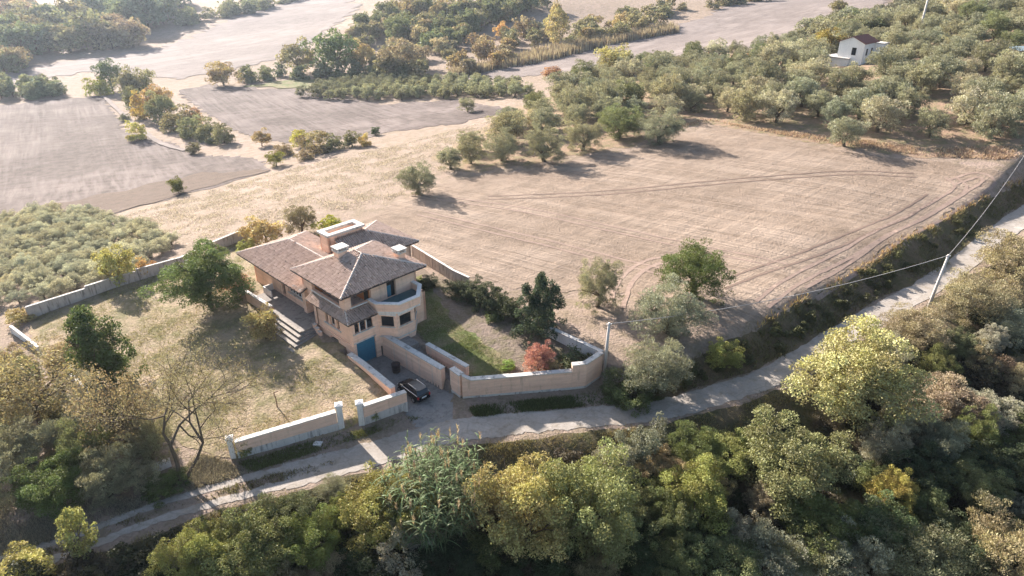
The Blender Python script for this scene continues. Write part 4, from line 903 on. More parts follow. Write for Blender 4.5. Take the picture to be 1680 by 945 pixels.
bare_tree(296, 792, 21.0, 'leaning nearly bare tree with dark forked trunk at the road edge', 12, 13000, (.24,.205,.12))
# ---- left scrub, olives by the track
for a in (
 ('olive','near',28,800,125,702,OL,'grey olive at the left end of the track under the ochre tree'),
 ('olive','near',182,812,92,735,OL,'upright grey olive beside the track left of the bare tree'),
 ('broad','near',100,828,110,752,(.10,.12,.035),'dense dark green bush tree between the two track side olives'),
 ('olive','near',140,735,95,668,OL,'grey olive below the dark pointed evergreen'),
 ('olive','near',18,690,95,640,(.19,.17,.09),'straw coloured olive at the left of the ochre tree'),
 ('shrub','near',270,805,70,772,(.10,.12,.04),'green shrub at the base of the bare tree'),
 ('olive','near',232,800,75,752,GY,'grey shrub olive against the rusty brown tree'),
 ('shrub','near',110,590,70,560,(.26,.20,.11),'tawny thin shrub behind the dark pointed evergreen'),
 ('shrub','near',20,600,60,572,BR,'brown shrub outside the low white wall remnant'),
 ('shrub','near',95,660,60,628,GY,'grey green shrub leaning on the pale wall remnant'),
 ('column','mid',142,915,62,832,(.24,.235,.09),'slender yellow green sapling below the wheel ruts'),
 ('shrub','near',40,950,95,905,(.28,.25,.08),'yellowing bush at the lower end of the track'),
 ('shrub','near',165,965,70,930,(.17,.15,.075),'olive brown scrub under the slender sapling'),
 ('shrub','near',270,965,90,925,(.06,.07,.03),'dark scrub below the ruts of the track'),
 ('shrub','near',400,742,34,722,(.14,.15,.05),'green weed bush against the roadside wall end pillar'),
 ('shrub','near',612,684,24,670,(.15,.17,.055),'green weed bush beside the gate pillar'),
): plant(*a, cat='tree' if a[0] in ('broad','olive','column') else 'shrub')
# ---- wooded slope below the road
fg = [  # the darkest green crowns have the hollow's shade put into their leaf colour
 ('broad','near',640,880,140,765,(.20,.19,.06),'bright yellow green tree left of the giant reeds'),
 ('broad','near',862,905,165,742,(.28,.25,.10),'tall yellow green tree right of the giant reeds'),
 ('broad','near',965,915,160,735,(.16,.165,.065),'broad green tree joined to the tall yellow one'),
 ('broad','near',1385,690,180,533,(.30,.275,.12),'large fig like yellow green tree overhanging the road bend'),
 ('broad','near',1285,825,160,690,(.155,.16,.07),'wide mottled green tree under the road bend'),
 ('broad','near',430,945,140,838,(.15,.155,.055),'green bush tree on the slope below the roadside wall'),
 ('broad','near',335,950,110,858,(.17,.17,.05),'olive green bush tree at the left of the slope'),
 ('broad','near',520,930,100,838,(.13,.145,.04),'dark green bush tree between the yellow tree and slope edge'),
 ('olive','near',548,812,55,785,(.16,.16,.10),'small grey bush on the verge above the yellow tree'),
 ('broad','near',1130,850,120,752,(.17,.175,.05),'rounded green tree left of the wide mottled tree'),
 ('broad','near',1085,800,80,742,(.24,.18,.09),'tawny bush tree above the rounded green tree'),
 ('broad','near',1185,770,90,706,(.18,.18,.055),'small green tree at the verge above the mottled tree'),
 ('broad','near',1545,690,110,618,(.26,.21,.14),'pale pinkish bush on the slope right of the fig like tree'),
 ('olive','near',1612,700,105,640,OLP,'silvery bush beside the pale pinkish bush'),
 ('olive','near',1440,760,80,690,OLP,'silver grey bush in front of the fig like tree'),
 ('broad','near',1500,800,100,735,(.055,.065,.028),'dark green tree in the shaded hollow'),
 ('broad','near',1460,840,70,772,(.28,.22,.06),'yellow leaved sapling in the shaded hollow'),
 ('olive','near',1655,470,130,388,(.22,.19,.12),'large pale shrub at the road beside the verge pole'),
 ('olive','near',1590,520,110,448,(.21,.19,.125),'pale rounded shrub behind the verge pole'),
 ('olive','near',1500,560,110,500,(.21,.18,.12),'pale shrub at the foot of the verge pole'),
 ('olive','near',1660,560,90,500,OL,'grey olive bush under the large pale shrub'),
 ('olive','near',1450,600,70,552,OLP,'small silvery bush on the verge beside the fig like tree'),
 ('olive','near',1490,945,170,850,(.16,.17,.10),'broad grey green olive low on the slope'),
 ('olive','near',1375,950,130,862,OL,'grey olive between two broad low trees'),
 ('olive','near',1260,950,130,868,OL,'rounded grey olive below the mottled tree'),
 ('olive','near',1640,960,150,848,(.25,.21,.12),'sunlit straw green olive at the end of the slope'),
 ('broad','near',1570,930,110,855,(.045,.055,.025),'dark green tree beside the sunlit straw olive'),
 ('broad','near',1180,945,120,868,(.13,.14,.055),'green scrub tree left of the rounded grey olive'),
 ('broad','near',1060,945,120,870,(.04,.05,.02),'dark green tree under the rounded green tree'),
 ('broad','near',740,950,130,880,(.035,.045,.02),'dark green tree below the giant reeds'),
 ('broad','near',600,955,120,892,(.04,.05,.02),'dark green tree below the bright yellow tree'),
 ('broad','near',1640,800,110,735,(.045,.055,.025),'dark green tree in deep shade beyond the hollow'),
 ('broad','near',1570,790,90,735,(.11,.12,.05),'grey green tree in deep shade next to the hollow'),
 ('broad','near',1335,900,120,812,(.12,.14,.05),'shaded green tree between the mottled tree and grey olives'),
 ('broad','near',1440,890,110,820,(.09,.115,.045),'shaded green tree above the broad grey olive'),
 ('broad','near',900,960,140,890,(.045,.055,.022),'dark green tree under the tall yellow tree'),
 ('shrub','near',1640,620,90,580,(.17,.13,.085),'dry brown bush on the slope below the pale shrubs'),
]
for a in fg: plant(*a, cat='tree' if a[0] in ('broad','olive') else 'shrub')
bush_tone = ['grey green', 'silvery', 'mid green', 'dark green', 'brownish', 'olive green', 'straw coloured', 'deep green']
bush_cols = [OL, OLP, (.14,.145,.06), (.10,.115,.045), (.19,.16,.09), (.16,.16,.075), (.22,.18,.11), (.12,.13,.05)]
slots = [(330,940),(380,905),(470,880),(560,870),(470,965),(690,905),(790,860),(800,930),(1010,800),(1030,860),(1050,910),(1100,880),(1170,820),(1210,900),(1250,850),(1230,760),(1300,880),(1310,950),(1400,900),(1420,800),(1420,950),(1470,720),(1490,650),(1510,860),(1530,760),(1550,880),(1590,840),(1590,740),(1600,620),(1620,580),(1670,650),(1670,740),(1670,860),(1690,900),(1540,960),(1100,960),(970,960),(660,965),(540,960),(1140,760),(1050,770),(1560,590),(1530,620)]
for i, (bx, by) in enumerate(slots):
    b = at(bx, by); w = RNG.uniform(3.0, 5.2)
    near_ = min(fg, key=lambda q: (q[2]-bx)**2+(q[3]-by)**2)[7]
    put(('olive','shrub','broad')[i % 3], 'near', b[0], b[1], w, w*RNG.uniform(.75, 1.15), bush_cols[(i*5) % 8], bush_tone[(i*5) % 8]+' bush beside the '+' '.join(near_.split()[:6]), 'bush', 'bushes of the wooded slope', 'slope_bush')
for i, (bx, by) in enumerate([(10,740),(60,760),(110,700),(150,780),(215,700),(160,700),(250,760),(45,640),(5,660)]):
    b = at(bx, by); w = RNG.uniform(2.6, 4.6)
    put(('olive','olive','shrub')[i % 3], 'near', b[0], b[1], w, w*RNG.uniform(.8, 1.3), [OL, OLP, (.17,.155,.09), (.12,.13,.065)][i % 4], 'grey green bush of the thicket between the ochre tree and the track', 'bush', 'bushes of the track side thicket', 'thicket_bush')
# giant reeds
def reed_clump(bx, by, w, h, label, n_=150, col=(.17,.20,.10), seed=5):
    rg = np.random.default_rng(seed); b = at(bx, by); root = empty('giant_reed', tuple(b)); tag(root, label, 'reeds'); V, F, R = [], [], []; mb = MB(); PV, PF, PR = [], [], []
    def blade(p, d, L, wd, droop, tone, VV, FF, RR):
        sdv = np.cross(d, [0, 0, 1.]); sdv = sdv/max(np.linalg.norm(sdv), 1e-6); i = len(VV); m = 4
        for k in range(m+1):
            t = k/m; q = p+d*L*t+np.array([0, 0, -droop*L*t*t]); ww = wd*(1-t)**.6*.5+.004
            VV += [q-sdv*ww, q+sdv*ww]; RR += [tone, tone]
        for k in range(m): FF.append((i+2*k, i+2*k+1, i+2*k+3, i+2*k+2))
    for s in range(n_):
        th = rg.uniform(0, 6.283); rr = math.sqrt(rg.random())*w*.30; hh = h*rg.uniform(.6, 1.0)*(1-.25*(rr/(w*.3))**2); out = np.array([math.cos(th), math.sin(th)])*rr
        lean = out*rg.uniform(.3, .9)+rg.normal(size=2)*.3; base = np.array([out[0], out[1], 0]); tip = base+np.array([lean[0], lean[1], hh]); mb.tube([tuple(base), tuple((base+tip)/2+np.array([0, 0, .15])), tuple(tip)], [.025, .02, .01], 4)
        for k in range(17):
            t = rg.uniform(.12, 1); p = base+(tip-base)*t; a = rg.uniform(0, 6.283); el = rg.uniform(.2, 1.0); d = np.array([math.cos(a)*math.cos(el), math.sin(a)*math.cos(el), math.sin(el)])
            blade(p, d, rg.uniform(.9, 1.6), .10, rg.uniform(.4, .9), rg.random(), V, F, R)
        if rg.random() < .28:
            for k in range(14):
                p = tip+np.array([0, 0, -.1+.06*k]); a = rg.uniform(0, 6.283); blade(p, np.array([math.cos(a)*.4, math.sin(a)*.4, .85]), .4, .07, .2, rg.random(), PV, PF, PR)
    mb.build('stem', M['wood_old'], root)['kind'] = 'stuff'
    c = link(bpy.data.objects.new('leaves', arr_mesh('leaves', np.array(V), np.array(F), [M['leaf']], rnd=R)), root); c.color = (*col, 1); c['kind'] = 'stuff'
    c = link(bpy.data.objects.new('plumes', arr_mesh('plumes', np.array(PV), np.array(PF), [M['leaf']], rnd=PR)), root); c.color = (.36, .28, .18, 1); c['kind'] = 'stuff'
reed_clump(715, 862, 9.5, 8.6, 'tall clump of giant reeds with pale plumes below the road', 230, (.13,.165,.075))
# ---- olives along the field edge
edge = [(687,318,62,264,'lone round olive at the field corner nearest the house'),(740,278,46,239,'small olive second along the field edge from the house'),(772,269,42,229,'thin stemmed little olive third along the field edge'),(823,264,62,213,'olive fourth along the field edge, touching the thin stemmed one'),
 (893,265,68,212,'dense olive bulging into the field, fifth along its edge'),(955,247,64,197,'round topped olive on two stems, sixth along the field edge'),(1016,226,82,168,'wide green olive, seventh along the field edge'),(1082,234,78,178,'open vase shaped olive whose long shadow crosses the field'),
 (768,184,28,160,'small isolated olive in the dry gap between field and grove'),(1384,240,58,190,'small thin olive standing out on the dry bank of the field')]
for bx, by, w, t, lb in edge: plant('olive','near' if w > 60 else 'mid',bx,by,w,t,OL if 'green' not in lb else (.145,.155,.075),lb,'olive tree', None, 'olive_tree')
# ---- the old olive grove: staggered rows over the slope
GROVE = np.array([at(*p)[:2] for p in [(745,262),(800,228),(862,182),(905,160),(1000,118),(1100,108),(1290,76),(1335,52),(1450,26),(1490,-2),(1740,-2),(1740,246),(1650,244),(1530,242),(1400,222),(1300,220),(1230,208),(1150,196),(1100,196),(1040,200),(985,212),(930,222),(870,236),(800,252)]])
NAMED = [at(bx, by)[:2] for bx, by, *_ in edge]
g0 = GROVE.min(0); g1 = GROVE.max(0); cand = []
sp_ = 8.5; ca_, sa_ = math.cos(.5), math.sin(.5); ctr = (g0+g1)/2; R_ = np.hypot(*(g1-g0))/2; K_ = int(R_/sp_)+1
for i in range(-K_, K_+1):
    for j in range(-K_, K_+1):
        a = (i+(.5 if j % 2 else 0))*sp_+RNG.normal()*.9; b = j*sp_*.9+RNG.normal()*.9; cand.append((ctr[0]+a*ca_-b*sa_, ctr[1]+a*sa_+b*ca_))
cand = np.array(cand); cand = cand[in_poly(cand[:, 0], cand[:, 1], GROVE)]
WH = at(1402, 103)[:2]; SHD = at(1672, 92)[:2]
cand = np.array([p for p in cand if min(np.hypot(*(p-q)) for q in NAMED) > 5.5 and np.hypot(*(p-WH)) > 9.5 and np.hypot(*(p-WH*.95)) > 10 and np.hypot(*(p-SHD)) > 8 and RNG.random() > .05])
# keep what the picture can see (and a margin beside it)
def to_px(p):
    z = float(zt(*p))-CAM_H; d = p[1]*cP-z*sP; return 840+FPX*p[0]/d, 472.5-FPX*(p[1]*sP+z*cP)/d
px_ = np.array([to_px(p) for p in cand]); k = (px_[:, 0] > 600) & (px_[:, 0] < 1730) & (px_[:, 1] > -12); cand = cand[k]
cand = cand[np.argsort(np.hypot(cand[:, 0], cand[:, 1]))]; NG = len(cand)
acc = []
def far_merge(name, items, label, cat, tones):
    """many far plants as one mass: items (kind key, x, y, w, h)"""
    Vs, Fs, Rs, n0 = [], [], [], 0
    for key, x, y, w, h in items:
        V, F, rn = FM[key]; a = RNG.uniform(0, 6.283); c_, s_ = math.cos(a), math.sin(a)
        W = np.stack([(V[:, 0]*c_-V[:, 1]*s_)*w+x, (V[:, 0]*s_+V[:, 1]*c_)*w+y, V[:, 2]*h+float(zt(x, y))], -1); Vs.append(W); Fs.append(F+n0); Rs.append(np.clip(rn*.7+RNG.uniform(0, .3), 0, 1)); n0 += len(V)
    o = link(bpy.data.objects.new(name, arr_mesh(name, np.vstack(Vs), np.vstack(Fs), [M['leaf']], rnd=np.concatenate(Rs)))); o.color = (*tones, 1); return tag(o, label, cat, kind='stuff')
FE = np.array([at(*p)[:2] for p in FIELD[3:13]]); FE = np.vstack([FE[:-1]+(FE[1:]-FE[:-1])*t for t in np.linspace(0, 1, 12)])
gl = 'spreading grey green olive tree of the grove on the slope above the field'
for i, p in enumerate(cand[:230]):
    r = np.hypot(*p); w = RNG.uniform(5.6, 9.0); h = w*RNG.uniform(.72, .95)
    if r > 230: w *= .92
    c = OL if RNG.random() < .75 else (OLP if RNG.random() < .5 else OLD)
    fd = np.min(np.hypot(FE[:, 0]-p[0], FE[:, 1]-p[1])); lb_ = 'old olive tree close beside the white farmhouse' if np.hypot(*(p-WH)) < 24 else 'old olive in the front row of the grove facing the ploughed field' if fd < 11 else gl
    put('olive', 'mid' if r < 260 else 'far', p[0], p[1], w, h, c, lb_, 'olive tree', 'olive trees of the old grove')
rest = [(('olive', 'far', 29+i % 4), p[0], p[1], *(lambda w: (w, w*.76))(RNG.uniform(6.5, 9.0))) for i, p in enumerate(cand[230:])]
print('grove', NG, 'rest', len(rest))
if rest: far_merge('olive_grove', rest[:700], 'far part of the grey green olive grove on the upper slope', 'olive grove', OL)
for bx, by, w, t, c, lb, kd in ((1010,128,62,72,(.30,.26,.12),'yellow leaved tree at the lower edge of the olive grove','broad'),(985,132,40,106,(.42,.30,.08),'golden bush in front of the yellow tree at the grove edge','shrub'),(1165,112,48,86,(.34,.19,.09),'russet bush among the olives','shrub'),(1225,110,46,84,(.36,.19,.10),'rusty pink bush beside the russet one in the grove','shrub'),
  (1352,96,46,46,(.20,.16,.055),'brownish green oak beside the white farmhouse','broad'),(1308,98,48,72,(.38,.36,.07),'bright yellow bush left of the farmhouse oak','shrub'),(905,126,36,110,(.32,.19,.11),'reddish scrub at the bottom tip of the grove','shrub'),(1375,22,30,-2,(.17,.15,.07),'single tree alone in the pale upper field','broad'),(1425,60,60,28,(.12,.13,.06),'dark tree behind the white farmhouse','broad')):
    plant(kd,'mid',bx,by,w,t,c,lb,'tree' if kd == 'broad' else 'shrub')
# ---- young olive plot behind the stained wall
PLOT = np.array([at(*p)[:2] for p in [(-60,380),(0,366),(90,350),(170,354),(245,382),(306,408),(225,448),(170,466),(50,508),(-60,520)]])
p0_, p1_ = PLOT.min(0), PLOT.max(0); young = []
for i in np.arange(p0_[0], p1_[0], 3.0):
    for j in np.arange(p0_[1], p1_[1], 3.0): young.append((i+RNG.normal()*.45, j+RNG.normal()*.45))
young = np.array(young); young = young[in_poly(young[:, 0], young[:, 1], PLOT)]; yp = np.array([to_px(p) for p in young]); young = young[(yp[:, 0] > -25)]
print('young', len(young))
for p in young[:300]:
    w = RNG.uniform(2.5, 3.5); put('olive','mid',p[0],p[1],w,w*RNG.uniform(.62,.85),(.27,.265,.205),'small young olive tree in the close planted plot behind the stained wall','olive tree','young olives of the plot')
# ---- strip of small olives in the valley
strip_p = np.array([at(*p)[:2] for p in [(492,160),(510,146),(620,134),(745,136),(850,142),(872,160),(740,163),(620,165),(560,166)]]); q0_, q1_ = strip_p.min(0), strip_p.max(0); sm = []
for i in np.arange(q0_[0], q1_[0], 4.6):
    for j in np.arange(q0_[1], q1_[1], 4.8): sm.append((i+RNG.normal()*.5, j+RNG.normal()*.4))
sm = np.array(sm); sm = sm[in_poly(sm[:, 0], sm[:, 1], strip_p)]; sm = sm[np.argsort(np.hypot(sm[:, 0], sm[:, 1]))]; print('strip', len(sm))
for p in sm[:60]: put('olive','far',p[0],p[1],RNG.uniform(4.2,5.6),RNG.uniform(3.4,4.4),(.19,.19,.12),'small olive tree in the rows along the valley field','olive tree','olive rows of the valley')
if len(sm) > 60: far_merge('olive_rows', [(('olive','far',29+i % 4),p[0],p[1],4.8,3.8) for i, p in enumerate(sm[60:])], 'further olive rows of the valley strip', 'olive rows', (.19,.19,.12))
# ---- valley trees and hedges
val = [ # bx,by,w,top,colour,label,kind
 (552,122,76,50,(.10,.125,.05),'large dark green tree standing at the valley hedge','broad'),(490,122,58,66,(.22,.20,.12),'pale olive brown tree left of the large dark green valley tree','broad'),(368,140,52,100,(.30,.235,.12),'yellow orange tree at the near end of the valley hedge','broad'),
 (660,130,62,62,(.26,.21,.14),'round pale brown willow in the valley wood','broad'),(600,118,44,66,(.32,.24,.12),'tawny tree right of the large dark green tree','broad'),(725,90,32,60,(.30,.26,.18),'small pale round tree at the wood edge','broad'),(655,70,46,26,(.16,.18,.09),'rounded green tree rising over the pale willow','broad'),
 (822,66,30,36,(.40,.25,.11),'orange tree beside the small ploughed clearing','broad'),(912,76,46,6,(.32,.275,.14),'tall yellow poplar like tree by the reed bed','column'),(860,60,26,42,(.33,.25,.14),'small ochre bush by the clearing','shrub'),(786,44,18,30,(.42,.26,.10),'tiny orange tree inside the wood','broad'),
 (185,150,40,98,(.10,.12,.065),'dark tree heading the line of bushes along the farm track','broad'),(165,155,40,120,(.24,.24,.06),'yellow green bush beside the dark tree of the farm track','shrub'),(215,165,46,110,(.18,.16,.09),'brownish tree in the farm track line','broad'),(240,160,36,112,(.20,.19,.10),'grey brown tree in the farm track line','broad'),(222,178,34,140,(.17,.17,.085),'green bush by the farm track bend','shrub'),
 (262,190,50,140,(.28,.20,.11),'orange topped tree of the farm track line','broad'),(232,195,32,152,(.34,.25,.09),'yellow ochre bush of the farm track line','shrub'),(270,200,46,150,(.19,.18,.09),'olive green bush beside the orange topped tree','broad'),(300,212,62,168,(.20,.18,.10),'wide grey green bush with reddish side','shrub'),(320,205,30,176,(.34,.21,.11),'rusty bush behind the wide grey green one','shrub'),
 (316,225,48,190,(.17,.175,.095),'rounded green bush low in the farm track line','shrub'),(345,228,44,188,(.19,.18,.10),'grey green bush second from the end of the line','shrub'),(368,235,40,202,(.18,.175,.10),'bush ending the farm track line','shrub'),(226,230,34,198,(.26,.24,.09),'single yellowish bush on the ploughed field edge','shrub'),(205,198,18,184,(.10,.11,.06),'tiny dark bush at the field edge','shrub'),
 (319,252,28,232,(.17,.15,.09),'small grey bush at the end of the farm track','shrub'),(347,236,18,224,(.13,.14,.08),'tiny grey green bush below the line end','shrub'),(293,317,26,290,(.11,.12,.03),'dark green bush alone on the ploughed slope','broad'),(453,272,30,248,(.16,.16,.04),'yellow green dark bush on the pale slope','broad'),(465,255,32,230,(.20,.16,.10),'grey brown bush behind the yellow green one','shrub'),
 (430,240,30,212,(.28,.215,.12),'thin golden sapling on the slope above the valley','broad'),(495,240,40,212,(.30,.27,.06),'yellow bush heading the slope hedge','shrub'),(520,250,56,212,(.21,.18,.11),'wide grey brown bush of the slope hedge','shrub'),(550,245,40,215,(.19,.18,.10),'olive bush of the slope hedge','shrub'),(578,240,34,213,(.18,.175,.10),'grey bush of the slope hedge','shrub'),(616,222,18,208,(.05,.075,.03),'tiny dark green bush on the field margin','broad'),
 (600,240,20,218,(.34,.26,.10),'small golden bush at the hedge end','shrub'),(500,262,30,240,(.24,.19,.12),'dry brown bush below the slope hedge','shrub')]
for bx, by, w, t, c, lb, kd in val: plant(kd,'mid',bx,by,w,t,c,lb,'shrub' if kd == 'shrub' else 'tree')
def scatter_px(n_, poly, rg):
    P = np.array(poly, float); a, b = P.min(0), P.max(0); out = []
    while len(out) < n_:
        q = rg.uniform(a, b)
        if in_poly(np.array(q[0]), np.array(q[1]), P): out.append(q)
    return sorted(out, key=lambda q: q[1])
rg = np.random.default_rng(99)
def mass(n_, poly, wr, hr, cols, label, group, kind='broad', lod='far'):
    for bx, by in scatter_px(n_, poly, rg):
        b = at(bx, by); w = rg.uniform(*wr); h = w*rg.uniform(*hr); put(kind if isinstance(kind, str) else kind[rg.integers(len(kind))], lod, b[0], b[1], w, h, cols[rg.integers(len(cols))], label, 'tree' if kind != 'shrub' else 'shrub', group)
AUT = [(.15,.16,.08),(.13,.14,.075),(.19,.18,.10),(.24,.19,.11),(.17,.165,.09)]
mass(120, [(560,75),(640,20),(700,5),(900,5),(870,30),(800,45),(760,75),(730,95),(640,60),(600,80)], (7,11), (.8,1.1), AUT, 'rounded tree of the wood on the far valley hillside', 'trees of the valley wood')
mass(34, [(600,120),(640,95),(740,80),(840,60),(900,50),(905,80),(820,112),(760,128),(690,138),(620,136)], (7,11), (.7,1.0), [(.22,.185,.12),(.19,.17,.11),(.25,.195,.12),(.165,.16,.095),(.27,.205,.11)], 'autumn tinted tree along the foot of the valley wood', 'autumn trees under the valley wood')
mass(26, [(930,60),(1000,30),(1060,20),(1100,10),(1110,40),(1000,70),(930,80)], (7,10), (.6,.95), [(.22,.20,.12),(.28,.23,.13),(.19,.18,.10)], 'pale shrub of the belt behind the reed bed', 'shrubs behind the reed bed', ['broad','shrub'])
mass(22, [(1000,30),(1140,10),(1250,-6),(1260,2),(1130,24),(1010,44)], (7,10), (.5,.7), [(.17,.165,.10),(.20,.18,.11)], 'hedge bush between the two far pale fields', 'far field hedge bushes', 'shrub')
mass(26, [(385,137),(400,128),(610,116),(690,128),(680,140),(600,130),(480,131)], (5,7.5), (.7,.95), [(.13,.14,.08),(.15,.155,.085)], 'green hedge bush in the row across the valley floor', 'valley floor hedge', 'shrub')
mass(26, [(0,80),(60,55),(150,50),(165,82),(100,96),(0,96)], (13,20), (.8,1.05), [(.14,.16,.085),(.17,.175,.10),(.20,.175,.10)], 'hazy green tree of the far stream side clump', 'trees of the far stream clump')
mass(9, [(155,68),(240,58),(245,76),(160,84)], (13,18), (.7,.9), [(.25,.19,.125),(.22,.185,.12)], 'hazy tawny tree beside the far stream clump', 'tawny trees by the far stream')
mass(34, [(110,20),(190,0),(310,5),(300,45),(200,56),(150,40)], (15,24), (.8,1.1), [(.12,.145,.085),(.14,.16,.09)], 'hazy dark tree of the distant valley wood', 'trees of the distant wood')
mass(30, [(290,48),(300,38),(400,10),(480,-6),(490,2),(400,26)], (9,13), (.5,.8), [(.17,.175,.10),(.20,.19,.11)], 'hazy hedge bush along the distant pale field', 'distant field hedge', 'shrub')
mass(14, [(0,50),(0,20),(40,10),(60,30),(40,52)], (14,20), (.7,1.0), [(.30,.22,.14),(.20,.19,.12)], 'hazy pinkish tree at the end of the valley', 'pinkish valley end trees')
mass(14, [(0,122),(0,100),(30,100),(36,118)], (9,12), (.7,1.0), [(.24,.20,.12),(.16,.165,.09)], 'hazy bush at the near end of the pale valley field', 'bushes by the pale valley field')
mass(16, [(0,164),(0,152),(70,148),(108,152),(104,162)], (6.5,8.5), (.7,.95), [(.18,.19,.12)], 'grey green cane bush at the head of the ploughed field', 'cane bushes at the ploughed field', 'shrub')
# tan reed bed between wood and pale field
def blades(name, polys, n_, h, wd, col, label, cat, lean=.25, clump=5, world=False, hvar=.5):
    P = np.array(polys if world else [at(*p)[:2] for p in polys]); a, b = P.min(0), P.max(0); S = RNG.uniform(a, b, (int(n_*6), 2)); nz = np.sin(.55*S[:, 0]+1.4*np.sin(.33*S[:, 1]))*np.sin(.47*S[:, 1]+1.2*np.sin(.41*S[:, 0])); S = S[in_poly(S[:, 0], S[:, 1], P) & (RNG.random(len(S)) < np.clip(.45+.8*nz, .06, 1))][:n_]; m = len(S)
    S = np.repeat(S, clump, 0)+RNG.normal(size=(m*clump, 2))*wd*1.6; m = len(S); z = zt(S[:, 0], S[:, 1]); th = RNG.uniform(0, 6.283, m); hh = h*RNG.uniform(1-hvar, 1, m); ln = RNG.normal(size=(m, 2))*lean*hh[:, None]
    sd = np.stack([np.cos(th), np.sin(th)], -1)*wd*.5
    B0 = np.column_stack([S-sd, z-.03]); B1 = np.column_stack([S+sd, z-.03]); T = np.column_stack([S+ln, z+hh]); V = np.stack([B0, B1, T], 1).reshape(-1, 3)
    o = link(bpy.data.objects.new(name, arr_mesh(name, V, np.arange(3*m).reshape(-1, 3), [M['leaf']], rnd=np.repeat(RNG.random(m), 3)))); o.color = (*col, 1); return tag(o, label, cat, kind='stuff')
blades('reed_bed', [(742,122),(800,110),(900,84),(1000,62),(1100,46),(1112,54),(1000,74),(880,104),(800,118),(745,130)], 5000, 4.2, .5, (.30,.245,.18), 'tan reed bed along the pale field', 'reeds', .08, 4)
# ---- grasses
LAWN = [(60,520),(180,474),(300,440),(395,398),(420,480),(520,590),(585,590),(650,652),(590,690),(556,702),(388,748),(320,730),(170,668),(70,580)]
blades('lawn_grass', LAWN, 16000, .22, .05, (.27,.24,.11), 'rough half dry grass of the left garden', 'grass', .5, 3)
blades('lawn_grass', [(655,502),(690,455),(705,472),(735,522),(800,572),(838,602),(812,626),(765,616),(692,556)], 6000, .22, .05, (.17,.19,.07), 'green grass of the right garden', 'grass', .5, 3)
blades('slope_grass', [(180,356),(440,285),(640,240),(840,190),(870,200),(760,250),(680,312),(600,345),(500,345),(410,378),(310,400),(240,372)], 14000, .28, .12, (.43,.375,.335), 'dry pinkish grass of the slope behind the house', 'grass', .5, 3)
blades('bank_grass', [(985,650),(1030,612),(1110,602),(1205,562),(1255,528),(1330,488),(1460,411),(1560,356),(1640,314),(1700,288),(1725,300),(1600,388),(1558,434),(1432,495),(1388,523),(1285,585),(1200,618),(1100,648),(1000,660)], 13000, .55, .09, (.15,.135,.065), 'rough grass on the shaded road bank', 'grass', .5, 4)
blades('bank_crest_grass', [(1195,562),(1255,522),(1330,482),(1460,405),(1560,350),(1640,308),(1690,285),(1700,291),(1640,316),(1560,358),(1462,414),(1332,491),(1258,531),(1205,568)], 5000, .7, .10, (.40,.27,.13), 'dry tawny grass along the crest of the road bank', 'grass', .5, 4)
blades('verge_grass', [(60,940),(190,900),(300,856),(430,822),(560,788),(660,766),(800,730),(1000,708),(1100,697),(1210,666),(1290,642),(1300,665),(1150,725),(1000,745),(800,770),(600,815),(420,850),(220,920),(100,960)], 12000, .4, .07, (.22,.18,.085), 'dry grass verge below the road', 'grass', .5, 4)
blades('verge_grass', [(770,668),(940,650),(1000,640),(1090,655),(1000,664),(900,671),(780,684)], 4000, .35, .07, (.11,.13,.05), 'dark green weeds along the foot of the long roadside wall', 'weeds', .5, 4)
blades('verge_grass', [(392,760),(555,712),(600,705),(660,682),(690,686),(600,716),(410,775)], 4000, .3, .06, (.15,.16,.06), 'green weeds along the foot of the western roadside wall', 'weeds', .5, 4)
blades('track_centre_grass', strip(RF[:kx+10], lambda L: -L[:, 3]*.3, lambda L: L[:, 3]*.3, .1), 2500, .3, .07, (.17,.15,.075), 'grass ridge between the two wheel ruts', 'grass', .5, 4, True)
blades('road_grass', strip(RF[kx+12:], lambda L: -.16+0*L[:, 3], lambda L: .2+0*L[:, 3], .1), 700, .16, .07, (.15,.14,.075), 'patchy grass along the middle of the lane', 'grass', .5, 4, True)
for s_ in (-1, 1): blades('verge_grass', strip(RF, lambda L: s_*(L[:, 3]-.12), lambda L: s_*(L[:, 3]+.75), .2), 6000, .26, .06, (.19,.165,.09), 'ragged grass fringe on the '+('field' if s_ > 0 else 'wooded')+' side of the lane', 'grass', .5, 4, True)
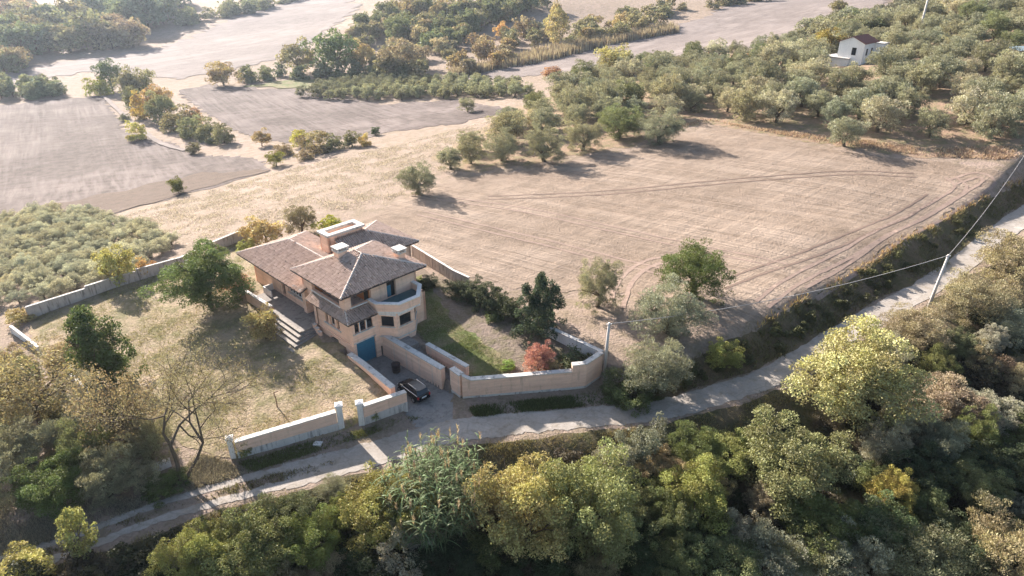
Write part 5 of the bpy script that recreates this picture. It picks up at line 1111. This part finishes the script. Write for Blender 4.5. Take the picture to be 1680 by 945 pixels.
blades('track_grass', [(-20,800),(100,830),(250,815),(330,745),(380,762),(400,778),(250,826),(130,872),(0,912)], 9000, .35, .08, (.29,.255,.20), 'dry grass beside the wheel ruts', 'grass', .5, 3)
blades('grove_grass', [(1110,210),(1160,200),(1330,232),(1520,256),(1650,262),(1700,262),(1700,240),(1520,244),(1380,226),(1250,212),(1150,195)], 6000, .5, .16, (.40,.29,.22), 'dry grass bank between the olive grove and the field', 'grass', .4, 4)
# ---- undergrowth of the wooded slope: low scrub that closes the gaps between the trees
und = []
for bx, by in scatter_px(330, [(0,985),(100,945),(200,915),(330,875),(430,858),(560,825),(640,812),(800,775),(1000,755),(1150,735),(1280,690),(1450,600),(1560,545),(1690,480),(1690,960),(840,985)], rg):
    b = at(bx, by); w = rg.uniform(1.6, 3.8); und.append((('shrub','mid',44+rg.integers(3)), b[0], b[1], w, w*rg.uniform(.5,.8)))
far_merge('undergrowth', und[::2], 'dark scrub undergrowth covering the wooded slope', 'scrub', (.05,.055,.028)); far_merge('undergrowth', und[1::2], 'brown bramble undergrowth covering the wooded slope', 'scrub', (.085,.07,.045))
bk = []
for bx, by in scatter_px(70, [(1000,655),(1060,615),(1205,575),(1330,500),(1460,420),(1600,345),(1600,380),(1430,490),(1285,580),(1100,645)], rg):
    b = at(bx, by); w = rg.uniform(.7, 1.7); bk.append((('shrub','far',47+rg.integers(3)), b[0], b[1], w, w*rg.uniform(.5,.8)))
far_merge('bank_scrub', bk, 'low dark scrub on the road bank', 'scrub', (.10,.10,.045))
# ------------------------------------------------------------------ the air
hz = MB().box(-950, 950, -80, 1050, float(GZ.min())-1.5, 75).build('haze', None); tag(hz, kind='stuff')
hb = NB('valley_haze'); pv = hb.n('ShaderNodeVolumePrincipled'); pv.inputs['Color'].default_value = (.70, .82, 1, 1); pv.inputs['Density'].default_value = .00009; pv.inputs['Anisotropy'].default_value = .5
hb.l(pv.outputs[0], hb.out.inputs['Volume']); hz.data.materials.clear(); hz.data.materials.append(hb.m)
